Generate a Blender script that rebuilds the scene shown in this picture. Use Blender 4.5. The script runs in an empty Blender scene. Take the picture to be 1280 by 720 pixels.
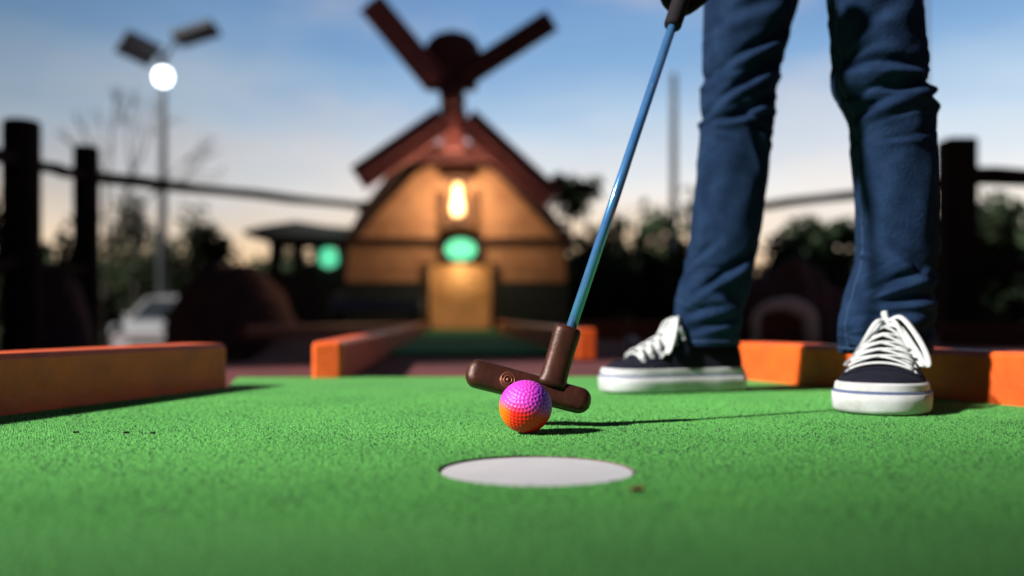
import bpy, math, random
import numpy as np
from mathutils import Vector, Matrix
random.seed(7); RNG = np.random.default_rng(11)
R = math.radians
scene = bpy.context.scene
COL = scene.collection
H, F, HZ = 0.10, 1190.0, 397.0          # eye height, focal length and horizon of the photograph
def P(px, py, Y): return Vector(((px-640)/F*Y, Y, H-(py-HZ)/F*Y))
def GY(py): return F*H/(py-HZ)

# ------------------------------------------------------------------ materials
def mat(name, col, rough=.7, metal=0., noise=None, bump=None, emit=None, spec=None, coat=0, sheen=0):
    """noise=(scale, col2, amount[,detail]) bump=(scale, strength, distance)"""
    m = bpy.data.materials.new(name); m.use_nodes = True
    nt = m.node_tree; b = nt.nodes['Principled BSDF']
    b.inputs['Base Color'].default_value = (*col, 1); b.inputs['Roughness'].default_value = rough
    b.inputs['Metallic'].default_value = metal
    if spec is not None: b.inputs['Specular IOR Level'].default_value = spec
    if coat: b.inputs['Coat Weight'].default_value = coat
    if sheen: b.inputs['Sheen Weight'].default_value = sheen
    tc = nt.nodes.new('ShaderNodeTexCoord')
    if noise:
        n = nt.nodes.new('ShaderNodeTexNoise'); n.inputs['Scale'].default_value = noise[0]
        n.inputs['Detail'].default_value = noise[3] if len(noise) > 3 else 4
        nt.links.new(tc.outputs['Object'], n.inputs['Vector'])
        r = nt.nodes.new('ShaderNodeMapRange'); r.inputs['From Min'].default_value = .35; r.inputs['From Max'].default_value = .68
        r.inputs['To Max'].default_value = noise[2]
        nt.links.new(n.outputs['Fac'], r.inputs['Value'])
        mx = nt.nodes.new('ShaderNodeMix'); mx.data_type = 'RGBA'
        mx.inputs['A'].default_value = (*col, 1); mx.inputs['B'].default_value = (*noise[1], 1)
        nt.links.new(r.outputs['Result'], mx.inputs['Factor']); nt.links.new(mx.outputs['Result'], b.inputs['Base Color'])
    if bump:
        n = nt.nodes.new('ShaderNodeTexNoise'); n.inputs['Scale'].default_value = bump[0]; n.inputs['Detail'].default_value = 5
        nt.links.new(tc.outputs['Object'], n.inputs['Vector'])
        bp = nt.nodes.new('ShaderNodeBump'); bp.inputs['Strength'].default_value = bump[1]; bp.inputs['Distance'].default_value = bump[2]
        nt.links.new(n.outputs['Fac'], bp.inputs['Height']); nt.links.new(bp.outputs['Normal'], b.inputs['Normal'])
    if emit:
        b.inputs['Emission Color'].default_value = (*emit[0], 1); b.inputs['Emission Strength'].default_value = emit[1]
    return m

M = {}
M['ground'] = mat('ground', (.15,.048,.05), 1, spec=.15, noise=(3, (.08,.033,.038), .9), bump=(40,.5,.01))
M['orange'] = mat('orange_paint', (.84,.118,.012), .5, noise=(22,(.50,.07,.014),.75,8), bump=(45,.55,.004))
M['orange_old'] = mat('worn_orange_paint', (.42,.12,.05), .5, noise=(14,(.30,.09,.05),.8), bump=(60,.3,.002))
M['brick'] = mat('brick_edging', (.16,.05,.035), .9, noise=(25,(.08,.03,.025),.8), bump=(50,.5,.004))
M['lane'] = mat('lane_turf', (.03,.34,.14), 1, spec=.1, noise=(60,(.02,.25,.10),.8), bump=(300,.6,.002))
M['white_cup'] = mat('white_cup', (.70,.69,.735), .6, noise=(30,(.63,.62,.67),.7), bump=(80,.15,.001))
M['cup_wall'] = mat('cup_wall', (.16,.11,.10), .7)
M['bronze'] = mat('bronze', (.075,.019,.010), .46, .25, noise=(55,(.04,.011,.007),1.0,9), bump=(180,.4,.0012))
M['bronze_l'] = mat('bronze_emblem', (.22,.075,.05), .38, .6, bump=(300,.4,.0006))
M['shaft'] = mat('shaft', (.10,.30,.66), .17, .45, noise=(40,(.05,.20,.56),.6), coat=1)
M['grip'] = mat('rubber_grip', (.010,.008,.012), .85, spec=.25, bump=(600,.6,.0008))
M['denim'] = mat('denim', (.0145,.034,.084), .95, noise=(38,(.008,.019,.051),1.0,12), bump=(420,.9,.0022), spec=.05)
M['seam'] = mat('seam', (.016,.046,.13), .85, bump=(900,.5,.0006))
M['canvas'] = mat('canvas', (.006,.007,.017), .9, noise=(120,(.011,.012,.024),.8), bump=(1500,.5,.0006), spec=.2)
M['rubber_w'] = mat('white_rubber', (.58,.59,.65), .6, noise=(38,(.38,.38,.40),.9,9), bump=(200,.2,.0006))
M['stripe'] = mat('sole_stripe', (.10,.13,.28), .6)
M['outsole'] = mat('outsole', (.05,.035,.03), .8)
M['lace'] = mat('lace', (.68,.70,.74), .9, noise=(300,(.62,.64,.68),.7), bump=(1500,.8,.0008))
M['skin'] = mat('skin', (.52,.30,.21), .55, noise=(40,(.48,.25,.18),.5))
M['shirt'] = mat('shirt', (.03,.03,.035), .9, bump=(500,.4,.001))
M['glove'] = mat('glove', (.008,.006,.010), .85, spec=.15, bump=(500,.4,.0006))
M['hair'] = mat('hair', (.03,.018,.01), .6, bump=(200,.8,.002))
M['eye'] = mat('eye', (.03,.02,.02), .2)
M['log'] = mat('log_wood', (.03,.024,.022), 1, spec=.1, noise=(12,(.018,.015,.015),.9), bump=(30,.8,.01))
M['roof'] = mat('roof_shingle', (.035,.022,.022), .9, noise=(20,(.02,.015,.016),.8), bump=(50,.6,.01))
M['plank'] = mat('tan_planks', (.44,.27,.15), .8, noise=(9,(.32,.18,.10),.9), bump=(40,.4,.004))
M['door_in'] = mat('cream_boards', (.62,.44,.22), .75, noise=(12,(.5,.33,.16),.7))
M['trim'] = mat('dark_trim', (.05,.022,.016), .8, noise=(20,(.03,.015,.012),.7))
M['skirt'] = mat('dark_green_boards', (.008,.022,.022), .8, noise=(8,(.012,.03,.03),.7))
M['blade'] = mat('maroon_blade', (.45,.19,.20), .8, noise=(10,(.30,.12,.13),.8), bump=(40,.4,.004))
M['cap'] = mat('cap', (.12,.045,.05), .85, noise=(14,(.07,.028,.032),.8))
M['warm'] = mat('lit_lamp', (.9,.7,.4), .4, emit=((1,.60,.24), 1.5))
M['green_l'] = mat('green_light', (.1,.6,.4), .4, emit=((.09,.56,.30), .95))
M['lamp_w'] = mat('lit_globe', (.9,.95,1), .4, emit=((.85,.95,1), 4))
M['pole'] = mat('grey_metal', (.05,.06,.07), .6, .2, noise=(9,(.035,.04,.05),.7))
M['bluewood'] = mat('blue_grey_wood', (.10,.16,.24), .7, noise=(10,(.07,.11,.17),.7))
M['shelter'] = mat('shelter_wood', (.02,.025,.025), .85, noise=(10,(.012,.015,.015),.7))
M['rock'] = mat('red_rock', (.13,.062,.060), .95, noise=(8,(.07,.04,.042),.9), bump=(25,.9,.01))
M['rock_d'] = mat('dark_rock', (.09,.055,.065), .95, noise=(8,(.06,.04,.05),.9), bump=(25,.9,.01))
M['pale'] = mat('pale_stone', (.78,.70,.68), .85, noise=(20,(.6,.52,.5),.8), bump=(40,.5,.004))
M['carpaint'] = mat('silver_paint', (.46,.47,.50), .3, .3, noise=(3,(.42,.43,.46),.5), coat=.6)
M['carglass'] = mat('car_glass', (.02,.025,.03), .08)
M['tyre'] = mat('tyre', (.015,.015,.015), .9, bump=(60,.4,.004))
M['headl'] = mat('headlight_glass', (.75,.78,.82), .12)
M['bark'] = mat('bark', (.03,.022,.018), .95, noise=(10,(.018,.014,.012),.8), bump=(30,.8,.01))
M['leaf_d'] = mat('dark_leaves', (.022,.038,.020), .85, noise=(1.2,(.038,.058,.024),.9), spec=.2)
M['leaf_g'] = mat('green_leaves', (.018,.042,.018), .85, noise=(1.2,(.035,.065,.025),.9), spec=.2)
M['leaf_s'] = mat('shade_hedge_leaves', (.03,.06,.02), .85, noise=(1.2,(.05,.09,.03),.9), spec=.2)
M['whiteball'] = mat('white_ball', (.75,.76,.8), .35)

# turf: pile colour with wear, dark dots painted as shade inside tiny pores
def turf_mat(name, bumpy):
    m = bpy.data.materials.new(name); m.use_nodes = True; nt = m.node_tree; b = nt.nodes['Principled BSDF']
    b.inputs['Roughness'].default_value = .9; b.inputs['Specular IOR Level'].default_value = .25
    geo = nt.nodes.new('ShaderNodeNewGeometry')
    def noise(sc, lo, hi):
        n = nt.nodes.new('ShaderNodeTexNoise'); n.inputs['Scale'].default_value = sc; n.inputs['Detail'].default_value = 5
        nt.links.new(geo.outputs['Position'], n.inputs['Vector'])
        r = nt.nodes.new('ShaderNodeMapRange'); r.inputs['From Min'].default_value = lo; r.inputs['From Max'].default_value = hi
        nt.links.new(n.outputs['Fac'], r.inputs['Value']); return r.outputs['Result']
    def mix(f, a, c):
        x = nt.nodes.new('ShaderNodeMix'); x.data_type = 'RGBA'
        nt.links.new(f, x.inputs['Factor'])
        for k, v in (('A', a), ('B', c)):
            if isinstance(v, tuple): x.inputs[k].default_value = (*v, 1)
            else: nt.links.new(v, x.inputs[k])
        return x.outputs['Result']
    c = mix(noise(7, .35, .68), (.122,.450,.094), (.090,.355,.075))
    c = mix(noise(330, .45, .75), c, (.17,.50,.14))
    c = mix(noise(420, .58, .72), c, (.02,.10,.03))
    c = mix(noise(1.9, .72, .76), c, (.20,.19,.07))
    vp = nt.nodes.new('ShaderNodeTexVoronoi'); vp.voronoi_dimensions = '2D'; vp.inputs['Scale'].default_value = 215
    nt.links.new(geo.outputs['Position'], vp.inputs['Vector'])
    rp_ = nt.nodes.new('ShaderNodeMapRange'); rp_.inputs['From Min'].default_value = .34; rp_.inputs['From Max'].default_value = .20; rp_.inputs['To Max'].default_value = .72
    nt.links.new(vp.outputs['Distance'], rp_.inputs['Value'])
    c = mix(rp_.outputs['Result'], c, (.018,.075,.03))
    nt.links.new(c, b.inputs['Base Color'])
    if bumpy:
        v = nt.nodes.new('ShaderNodeTexVoronoi'); v.inputs['Scale'].default_value = 420
        nt.links.new(geo.outputs['Position'], v.inputs['Vector'])
        bp = nt.nodes.new('ShaderNodeBump'); bp.inputs['Strength'].default_value = .8; bp.inputs['Distance'].default_value = .0015
        bp.invert = True
        nt.links.new(v.outputs['Distance'], bp.inputs['Height']); nt.links.new(bp.outputs['Normal'], b.inputs['Normal'])
    return m
M['turf'] = turf_mat('turf', True); M['pile'] = turf_mat('turf_pile', False); M['shade_tuft'] = mat('painted_tuft_shade', (.022,.095,.034), .95)  # dark tufts: tiny shadows between loops, put into the colour
M['leafbit'] = mat('dry_leaf', (.20,.06,.03), .8); M['crumb'] = mat('dark_crumb', (.02,.018,.015), .9)

# ball: magenta top over orange/red bottom, soft dyed transitions
def ball_mat():
    m = bpy.data.materials.new('dyed_ball'); m.use_nodes = True; nt = m.node_tree; b = nt.nodes['Principled BSDF']
    b.inputs['Roughness'].default_value = .42; b.inputs['Coat Weight'].default_value = .15
    tc = nt.nodes.new('ShaderNodeTexCoord'); sp = nt.nodes.new('ShaderNodeSeparateXYZ')
    nt.links.new(tc.outputs['Object'], sp.inputs[0])
    def lin(ax, ay, az, lo, hi):
        s = None
        for k, a in (('X',ax),('Y',ay),('Z',az)):
            q = nt.nodes.new('ShaderNodeMath'); q.operation = 'MULTIPLY'; q.inputs[1].default_value = a
            nt.links.new(sp.outputs[k], q.inputs[0])
            if s is None: s = q.outputs[0]
            else:
                t = nt.nodes.new('ShaderNodeMath'); t.operation = 'ADD'
                nt.links.new(s, t.inputs[0]); nt.links.new(q.outputs[0], t.inputs[1]); s = t.outputs[0]
        r = nt.nodes.new('ShaderNodeMapRange'); r.interpolation_type = 'SMOOTHSTEP'
        r.inputs['From Min'].default_value = lo; r.inputs['From Max'].default_value = hi
        nt.links.new(s, r.inputs['Value']); return r.outputs['Result']
    def mix(f, a, c):
        x = nt.nodes.new('ShaderNodeMix'); x.data_type = 'RGBA'; nt.links.new(f, x.inputs['Factor'])
        for k, v in (('A', a), ('B', c)):
            if isinstance(v, tuple): x.inputs[k].default_value = (*v, 1)
            else: nt.links.new(v, x.inputs[k])
        return x.outputs['Result']
    low = mix(lin(1,0,0,-.021,-.009), (.95,.20,.0), (.88,.008,.006))
    low = mix(lin(.8,0,.6,.006,.018), low, (.80,.01,.10))
    top = mix(lin(1,0,0,.002,.020), (.78,.055,.66), (.22,.03,.78))
    c = mix(lin(.22,0,1,-.0065,.0065), low, top)
    nt.links.new(c, b.inputs['Base Color'])
    return m
M['ball'] = ball_mat()

# ------------------------------------------------------------------ mesh helpers
class MB:
    def __init__(s): s.v = []; s.f = []
    def add(s, vs, fs):
        o = len(s.v); s.v += [tuple(v) for v in vs]; s.f += [tuple(i+o for i in f) for f in fs]; return s
    def box(s, c, size, rot=None, bev=0.):
        hx, hy, hz = [d/2 for d in size]; c = Vector(c)
        rot = rot or Matrix.Identity(3)
        if bev <= 0:
            vs = [rot @ Vector((x*hx, y*hy, z*hz)) + c for x in (-1,1) for y in (-1,1) for z in (-1,1)]
            return s.add(vs, [(0,1,3,2),(4,6,7,5),(0,4,5,1),(2,3,7,6),(0,2,6,4),(1,5,7,3)])
        # chamfered box
        vs = []; idx = {}
        for x in (-1,1):
            for y in (-1,1):
                for z in (-1,1):
                    for a in range(3):
                        p = [x*(hx-bev), y*(hy-bev), z*(hz-bev)]
                        p[a] = (x*hx, y*hy, z*hz)[a]
                        idx[(x,y,z,a)] = len(vs); vs.append(rot @ Vector(p) + c)
        fs = []
        for a in range(3):
            b, d = (a+1)%3, (a+2)%3
            for sg in (-1,1):
                q = []
                for (u, w) in ((-1,-1),(1,-1),(1,1),(-1,1)):
                    k = [0,0,0]; k[a] = sg; k[b] = u; k[d] = w; q.append(idx[(*k, a)])
                fs.append(tuple(q if sg > 0 else q[::-1]))
        for a in range(3):          # edges along axis a
            b, d = (a+1)%3, (a+2)%3
            for u in (-1,1):
                for w in (-1,1):
                    k0 = [0,0,0]; k1 = [0,0,0]; k0[a] = -1; k1[a] = 1; k0[b] = k1[b] = u; k0[d] = k1[d] = w
                    q = [idx[(*k0,b)], idx[(*k1,b)], idx[(*k1,d)], idx[(*k0,d)]]
                    fs.append(tuple(q if u*w < 0 else q[::-1]))
        for x in (-1,1):
            for y in (-1,1):
                for z in (-1,1):
                    q = [idx[(x,y,z,0)], idx[(x,y,z,1)], idx[(x,y,z,2)]]
                    fs.append(tuple(q if x*y*z > 0 else q[::-1]))
        return s.add(vs, fs)
    def bar(s, a, b, w, h, up=(0,0,1), bev=0.):
        a, b = Vector(a), Vector(b); d = b-a; L = d.length; d.normalize()
        x = d.cross(Vector(up)).normalized(); z = x.cross(d)
        rot = Matrix((x, d, z)).transposed()
        return s.box((a+b)/2, (w, L, h), rot, bev)
    def tube(s, pts, rad, n=10, flat=1., up=(0,0,1), cap=True):
        pts = [Vector(p) for p in pts]; m = len(pts)
        rad = [rad]*m if isinstance(rad, (int, float)) else rad
        vs = []; prev = None
        for i, p in enumerate(pts):
            t = (pts[min(i+1,m-1)] - pts[max(i-1,0)]).normalized()
            u = Vector(up) if not isinstance(up, list) else Vector(up[i])
            u = u - t*u.dot(t)
            if u.length < 1e-4: u = prev or t.orthogonal()
            u.normalize(); prev = u; w = t.cross(u)
            for k in range(n):
                a = 2*math.pi*k/n
                vs.append(p + w*math.cos(a)*rad[i] + u*math.sin(a)*rad[i]*flat)
        fs = [(i*n+k, i*n+(k+1)%n, (i+1)*n+(k+1)%n, (i+1)*n+k) for i in range(m-1) for k in range(n)]
        if cap: fs += [tuple(range(n))[::-1], tuple(range((m-1)*n, m*n))]
        return s.add(vs, fs)
    def lathe(s, c, prof, n=24, axis=None, up=None):
        """prof [(r, h)] about axis from c"""
        ax = Vector(axis or (0,0,1)).normalized(); u = ax.orthogonal().normalized(); w = ax.cross(u); c = Vector(c)
        vs = [c + ax*h + (u*math.cos(2*math.pi*k/n) + w*math.sin(2*math.pi*k/n))*r for r, h in prof for k in range(n)]
        m = len(prof)
        fs = [(i*n+k, i*n+(k+1)%n, (i+1)*n+(k+1)%n, (i+1)*n+k) for i in range(m-1) for k in range(n)]
        fs += [tuple(range(n))[::-1], tuple(range((m-1)*n, m*n))]
        return s.add(vs, fs)
    def prism(s, poly, y0, y1):
        """poly in (x,z), extruded along y"""
        n = len(poly)
        vs = [(x, y0, z) for x, z in poly] + [(x, y1, z) for x, z in poly]
        return s.add(vs, [tuple(range(n)), tuple(range(n, 2*n))[::-1]] + [(i, i+n, (i+1)%n+n, (i+1)%n) for i in range(n)])
    def loft(s, rings, cap=True):
        n = len(rings[0]); m = len(rings)
        vs = [p for r in rings for p in r]
        fs = [(i*n+k, i*n+(k+1)%n, (i+1)*n+(k+1)%n, (i+1)*n+k) for i in range(m-1) for k in range(n)]
        if cap: fs += [tuple(range(n))[::-1], tuple(range((m-1)*n, m*n))]
        return s.add(vs, fs)
    def build(s, name, m, parent=None, base=None, smooth=False):
        me = bpy.data.meshes.new(name)
        if parent is not None: off = Vector(parent.get('_b', (0,0,0)))
        else: off = Vector(base or (0,0,0))
        me.from_pydata([tuple(Vector(v)-off) for v in s.v], [], s.f); me.update()
        me.materials.append(M[m])
        o = bpy.data.objects.new(name, me); COL.objects.link(o)
        if parent is not None: o.parent = parent
        else: o.location = off
        o['_b'] = tuple(off)
        if smooth: me.shade_smooth()
        return o
def tag(o, label=None, cat=None, group=None, kind=None):
    for k, v in (('label', label), ('category', cat), ('group', group), ('kind', kind)):
        if v: o[k] = v
    return o
def thing(name, base, label, cat, group=None):
    o = bpy.data.objects.new(name, None); COL.objects.link(o); o.location = base; o['_b'] = tuple(base)
    o.empty_display_size = .1
    return tag(o, label, cat, group)
def copy_tree(o, parent=None):
    c = o.copy(); COL.objects.link(c); c.parent = parent
    for ch in [x for x in bpy.data.objects if x.parent == o]: copy_tree(ch, c)
    return c
def npmesh(name, v, f, m, loc=(0,0,0), nper=3):
    me = bpy.data.meshes.new(name)
    me.vertices.add(len(v)); me.vertices.foreach_set('co', v.astype(np.float32).ravel())
    me.loops.add(f.size); me.loops.foreach_set('vertex_index', f.astype(np.int32).ravel())
    me.polygons.add(len(f)); me.polygons.foreach_set('loop_start', np.arange(0, f.size, nper, dtype=np.int32))
    me.update(calc_edges=True); me.validate(); me.materials.append(M[m])
    o = bpy.data.objects.new(name, me); COL.objects.link(o); o.location = loc
    return o
def sm(a, b, x):
    t = min(1, max(0, (x-a)/(b-a))); return t*t*(3-2*t)
def mods(o):
    """bake an object's modifiers into its mesh"""
    dg = bpy.context.evaluated_depsgraph_get(); dg.update()
    me = bpy.data.meshes.new_from_object(o.evaluated_get(dg)); o.modifiers.clear(); o.data = me; me.shade_smooth()

# ------------------------------------------------------------------ ground and course
def gz(x, y):
    t = sm(.24, .36, -x/max(y, .1))*sm(2.2, 6, y)
    far = sm(11, 17, y)
    return -.012 - .86*max(t, far)
xs = sorted(set(list(np.linspace(-400,-30,10)) + list(np.linspace(-30,-8,12)) + list(np.linspace(-8,8,97)) + list(np.linspace(8,30,10)) + list(np.linspace(30,400,10))))
ys = sorted(set(list(np.linspace(-60,-1,8)) + list(np.linspace(-1,20,106)) + list(np.linspace(20,60,10)) + list(np.linspace(60,600,12))))
g = MB(); nx, ny = len(xs), len(ys)
g.add([(x, y, gz(x, y)) for y in ys for x in xs], [(j*nx+i, j*nx+i+1, (j+1)*nx+i+1, (j+1)*nx+i) for j in range(ny-1) for i in range(nx-1)])
tag(g.build('ground', 'ground', smooth=True), 'dark red-brown ground around the mini golf lanes', None, kind='structure')

# putting green: sheet with a round hole
HC = Vector(((671-640)/F*.628, .628, 0)); HR = .0655
bound = [(-.78,.0), (-.545,.87), (-.41,1.372), (-.462,1.60), (.365,1.62), (.375,1.56), (.60,1.01), (1.02,.0)]
def ring_from_poly(poly, c, n):
    out = []
    for k in range(n):
        a = 2*math.pi*k/n; d = (math.cos(a), math.sin(a)); best = None
        for i in range(len(poly)):
            x1, y1 = poly[i]; x2, y2 = poly[(i+1)%len(poly)]
            ex, ey = x2-x1, y2-y1; det = d[0]*(-ey)+ex*d[1]
            if abs(det) < 1e-9: continue
            t = ((x1-c[0])*(-ey)+ex*(y1-c[1]))/det; u = (d[0]*(y1-c[1])-d[1]*(x1-c[0]))/det
            if t > 0 and -1e-6 <= u <= 1+1e-6 and (best is None or t < best): best = t
        out.append((c[0]+d[0]*best, c[1]+d[1]*best))
    return out
N = 720
outer = ring_from_poly(bound, HC, N)
inner = [(HC.x+HR*math.cos(2*math.pi*k/N), HC.y+HR*math.sin(2*math.pi*k/N)) for k in range(N)]
g = MB()
vs = [(x,y,-.004) for x,y in inner] + [(x,y,0) for x,y in inner] + [(x,y,0) for x,y in outer] + [(x,y,-.03) for x,y in outer]
g.add(vs, [(r*N+k, r*N+(k+1)%N, (r+1)*N+(k+1)%N, (r+1)*N+k) for r in range(3) for k in range(N)])
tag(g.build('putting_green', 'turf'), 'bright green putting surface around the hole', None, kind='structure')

# pile of the turf: short tufts in the sharp zone
sp = .0023
gx, gy = np.meshgrid(np.arange(-.62,.66,sp), np.arange(.44,1.38,sp))
gx = gx + (np.arange(gx.shape[0])%2*sp/2)[:,None]
gx = gx.ravel(); gy = gy.ravel()
gx = gx + RNG.normal(0,.00042,gx.size); gy = gy + RNG.normal(0,.00042,gy.size)
d2 = np.hypot(gx-HC.x, gy-HC.y)
inl = -.545+(gy-.87)*.269+.004; inr = .60-(gy-1.01)*.409-.004
k = (d2 > HR+.0006) & (gx > inl) & (gx < inr) & (np.abs(gx) < .575*gy)
keep = RNG.random(gx.size) > .06 + .94*np.clip((gy-.98)/.40,0,1)**1.5 + .94*np.clip((.50-gy)/.06,0,1)
gx, gy = gx[k&keep], gy[k&keep]
th = np.linspace(0,2*math.pi,230,endpoint=False)+RNG.normal(0,.004,230)     # fringe round the hole
gx = np.r_[gx, HC.x+(HR+.0004)*np.cos(th)]; gy = np.r_[gy, HC.y+(HR+.0004)*np.sin(th)]
n = gx.size
ang = RNG.random(n)*6.28; rr = RNG.uniform(.0007,.00115,n); hh = RNG.uniform(.0005,.0014,n)
lx = RNG.normal(0,.0003,n); ly = RNG.normal(0,.0003,n)
V = np.zeros((n,4,3))
for q in range(3):
    V[:,q,0] = gx+rr*np.cos(ang+q*2.094); V[:,q,1] = gy+rr*np.sin(ang+q*2.094); V[:,q,2] = -.0003
V[:,3,0] = gx+lx; V[:,3,1] = gy+ly; V[:,3,2] = hh
idx = np.arange(n)[:,None,None]*4 + np.array([[0,1,3],[1,2,3],[2,0,3]])[None]
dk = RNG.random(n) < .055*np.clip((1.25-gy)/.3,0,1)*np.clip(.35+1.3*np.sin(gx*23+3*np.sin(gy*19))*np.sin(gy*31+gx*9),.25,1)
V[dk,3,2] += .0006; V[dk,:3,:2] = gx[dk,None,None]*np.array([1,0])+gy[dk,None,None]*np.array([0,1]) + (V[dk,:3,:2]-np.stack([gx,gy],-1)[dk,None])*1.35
tp = npmesh('turf_pile', V.reshape(-1,3), idx.reshape(-1,3), 'pile'); tp.data.materials.append(M['shade_tuft'])
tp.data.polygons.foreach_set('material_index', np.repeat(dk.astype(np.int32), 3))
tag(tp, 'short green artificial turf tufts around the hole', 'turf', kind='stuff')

def flake(x, y, r, m, name, label, cat, seed, z=.0022, group=None):
    rg = np.random.default_rng(seed); k = 9; top = []; bot = []
    for q in range(k):
        a = 6.283*q/k; rr2 = r*rg.uniform(.6,1.1)*(1.0 if abs(math.cos(a)) > .5 else .6)
        top.append((x+math.cos(a)*rr2, y+math.sin(a)*rr2, z+rg.uniform(0,.0012))); bot.append((x+math.cos(a)*rr2*.9, y+math.sin(a)*rr2*.9, z-.0009))
    o = MB().loft([bot, top]).build(name, m, base=(x,y,z)); tag(o, label, cat, group)
flake(.0715,.546,.0052,'leafbit','leaf_scrap','tiny reddish leaf scrap on the turf just right of the hole','leaf scrap',1)
flake((95-640)/F*.815,.815,.0030,'crumb','dirt_crumb','small dark crumb on the left of the green, the one nearest the left kerb','crumb',2,group='dark crumbs on the turf')
flake((158-640)/F*.812,.812,.0030,'crumb','dirt_crumb','small dark crumb on the left of the green, middle one of three','crumb',3,group='dark crumbs on the turf')
flake((191-640)/F*.810,.810,.0022,'crumb','dirt_crumb','small dark crumb on the left of the green, nearest the hole of three','crumb',4,group='dark crumbs on the turf')
# cup in the hole
cup = thing('golf_cup', (HC.x, HC.y, -.1), 'round white cup sunk in the green in front of the ball', 'golf cup')
MB().lathe((HC.x,HC.y,-.1), [(.001,0),(HR+.002,0),(HR-.0001,.0990),(HR-.0012,.0994),(HR-.0012,.0905)], 96).build('cup_wall', 'cup_wall', cup, smooth=False)
MB().lathe((HC.x,HC.y,-.012), [(HR-.002,0),(HR-.0016,.0098),(HR-.003,.0106),(.03,.0104),(.001,.0102)], 96).build('cup_base', 'white_cup', cup, smooth=False)

def kerb(a, b, w, h, label, m='orange', side=1, endcut=0, z0=-.012, group='orange kerb boards around the lanes'):
    a, b = Vector((*a, 0)), Vector((*b, 0)); d = (b-a).normalized(); n = Vector((d.y,-d.x,0))*side
    a2, b2 = a + n*w/2, b + n*w/2
    mid = (a+b)/2
    mb = MB(); mb.bar(a2+Vector((0,0,(h+z0)/2)), b2+Vector((0,0,(h+z0)/2)), w, h-z0, bev=.006)
    o = mb.build('kerb_board', m, base=(mid.x, mid.y, z0))
    return tag(o, label, 'kerb', group, 'thing')
kerb((-.655,.47), (-.409,1.372), .075, .0630, 'long orange kerb on the left edge of the green, its shaded side facing the hole', side=-1)
kerb((-.283,1.585), (-.62,6.9), .05, .060, 'orange kerb with a bright square end, left border of the lane to the windmill', side=-1)
kerb((.219,2.46), (-.06,7.2), .05, .072, 'orange kerb right of the windmill lane, its end just behind the putter neck', side=-1)
kerb((.475,1.302), (.368,1.565), .06, .060, 'orange kerb between the two sneakers, ending beside the heel', side=1)
kerb((.80,.50), (.480,1.290), .06, .0605, 'orange kerb right of the front sneaker with the leg shadow across it', side=1)
# further course edgings
kerb((-1.45,5.2), (-.62,6.9), .06, .055, 'worn reddish kerb behind the lane kerb, left of the windmill lane', 'orange_old', -1, group='low kerbs in the distance')
kerb((1.55,4.4), (.33,5.0), .06, .085, 'dull orange kerb across the back, right of the putter shaft', 'orange_old', 1, group='low kerbs in the distance')
kerb((3.2,3.3), (1.75,3.9), .10, .075, 'brown brick kerb far behind the right kerb', 'brick', 1, group='low kerbs in the distance')

# lane to the windmill
g = MB(); lp = [(-.355,2.75), (.215,2.75), (-.05,7.62), (-.68,7.62)]
g.add([(x,y,.0) for x,y in lp]+[(x,y,-.014) for x,y in lp], [(0,1,2,3),(4,5,1,0),(5,6,2,1),(6,7,3,2),(7,4,0,3)])
tag(g.build('lane', 'lane'), 'dark green turf lane leading to the windmill door', None, kind='structure')

# ------------------------------------------------------------------ ball
def ico_sphere(levels):
    t = (1+5**.5)/2
    v = [(-1,t,0),(1,t,0),(-1,-t,0),(1,-t,0),(0,-1,t),(0,1,t),(0,-1,-t),(0,1,-t),(t,0,-1),(t,0,1),(-t,0,-1),(-t,0,1)]
    f = [(0,11,5),(0,5,1),(0,1,7),(0,7,10),(0,10,11),(1,5,9),(5,11,4),(11,10,2),(10,7,6),(7,1,8),(3,9,4),(3,4,2),(3,2,6),(3,6,8),(3,8,9),(4,9,5),(2,4,11),(6,2,10),(8,6,7),(9,8,1)]
    v = [Vector(p).normalized() for p in v]
    for _ in range(levels):
        c = {}; nf = []
        def mid(a, b):
            k = (min(a,b), max(a,b))
            if k not in c: c[k] = len(v); v.append((v[a]+v[b]).normalized())
            return c[k]
        for a, b, d in f:
            x, y, z = mid(a,b), mid(b,d), mid(d,a); nf += [(a,x,z),(b,y,x),(d,z,y),(x,y,z)]
        f = nf
    return np.array([tuple(p) for p in v]), np.array(f)
bv, bf = ico_sphere(6)
nd = 560; i = np.arange(nd)+.5; ph = np.arccos(1-2*i/nd); tt = math.pi*(1+5**.5)*i
dc = np.stack([np.cos(tt)*np.sin(ph), np.sin(tt)*np.sin(ph), np.cos(ph)], 1)
ax = np.array(Matrix.Rotation(.9,3,'X') @ Matrix.Rotation(.4,3,'Y')); dc = dc @ ax.T
ca = np.max(bv @ dc.T, axis=1); an = np.arccos(np.clip(ca,-1,1)); rd = .072
dep = np.where(an < rd, -(1-(an/rd)**2)*.021, 0)
BR = .0228; BC = Vector((.0117,.82,BR+.0006))
ball = npmesh('golf_ball', bv*BR*(1+dep[:,None]), bf, 'ball', loc=BC); ball.data.shade_smooth()
tag(ball, 'dimpled mini golf ball, magenta above and orange-red below, on the green by the hole', 'golf ball')
wb = npmesh('golf_ball', bv*.024*(1+dep[:,None]), bf, 'whiteball', loc=P(790,422,3.35)+Vector((0,0,0))); wb.location.z = .012; wb.data.shade_smooth()
tag(wb, 'small white ball lying on the dark ground behind the left sneaker', 'golf ball')

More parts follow.
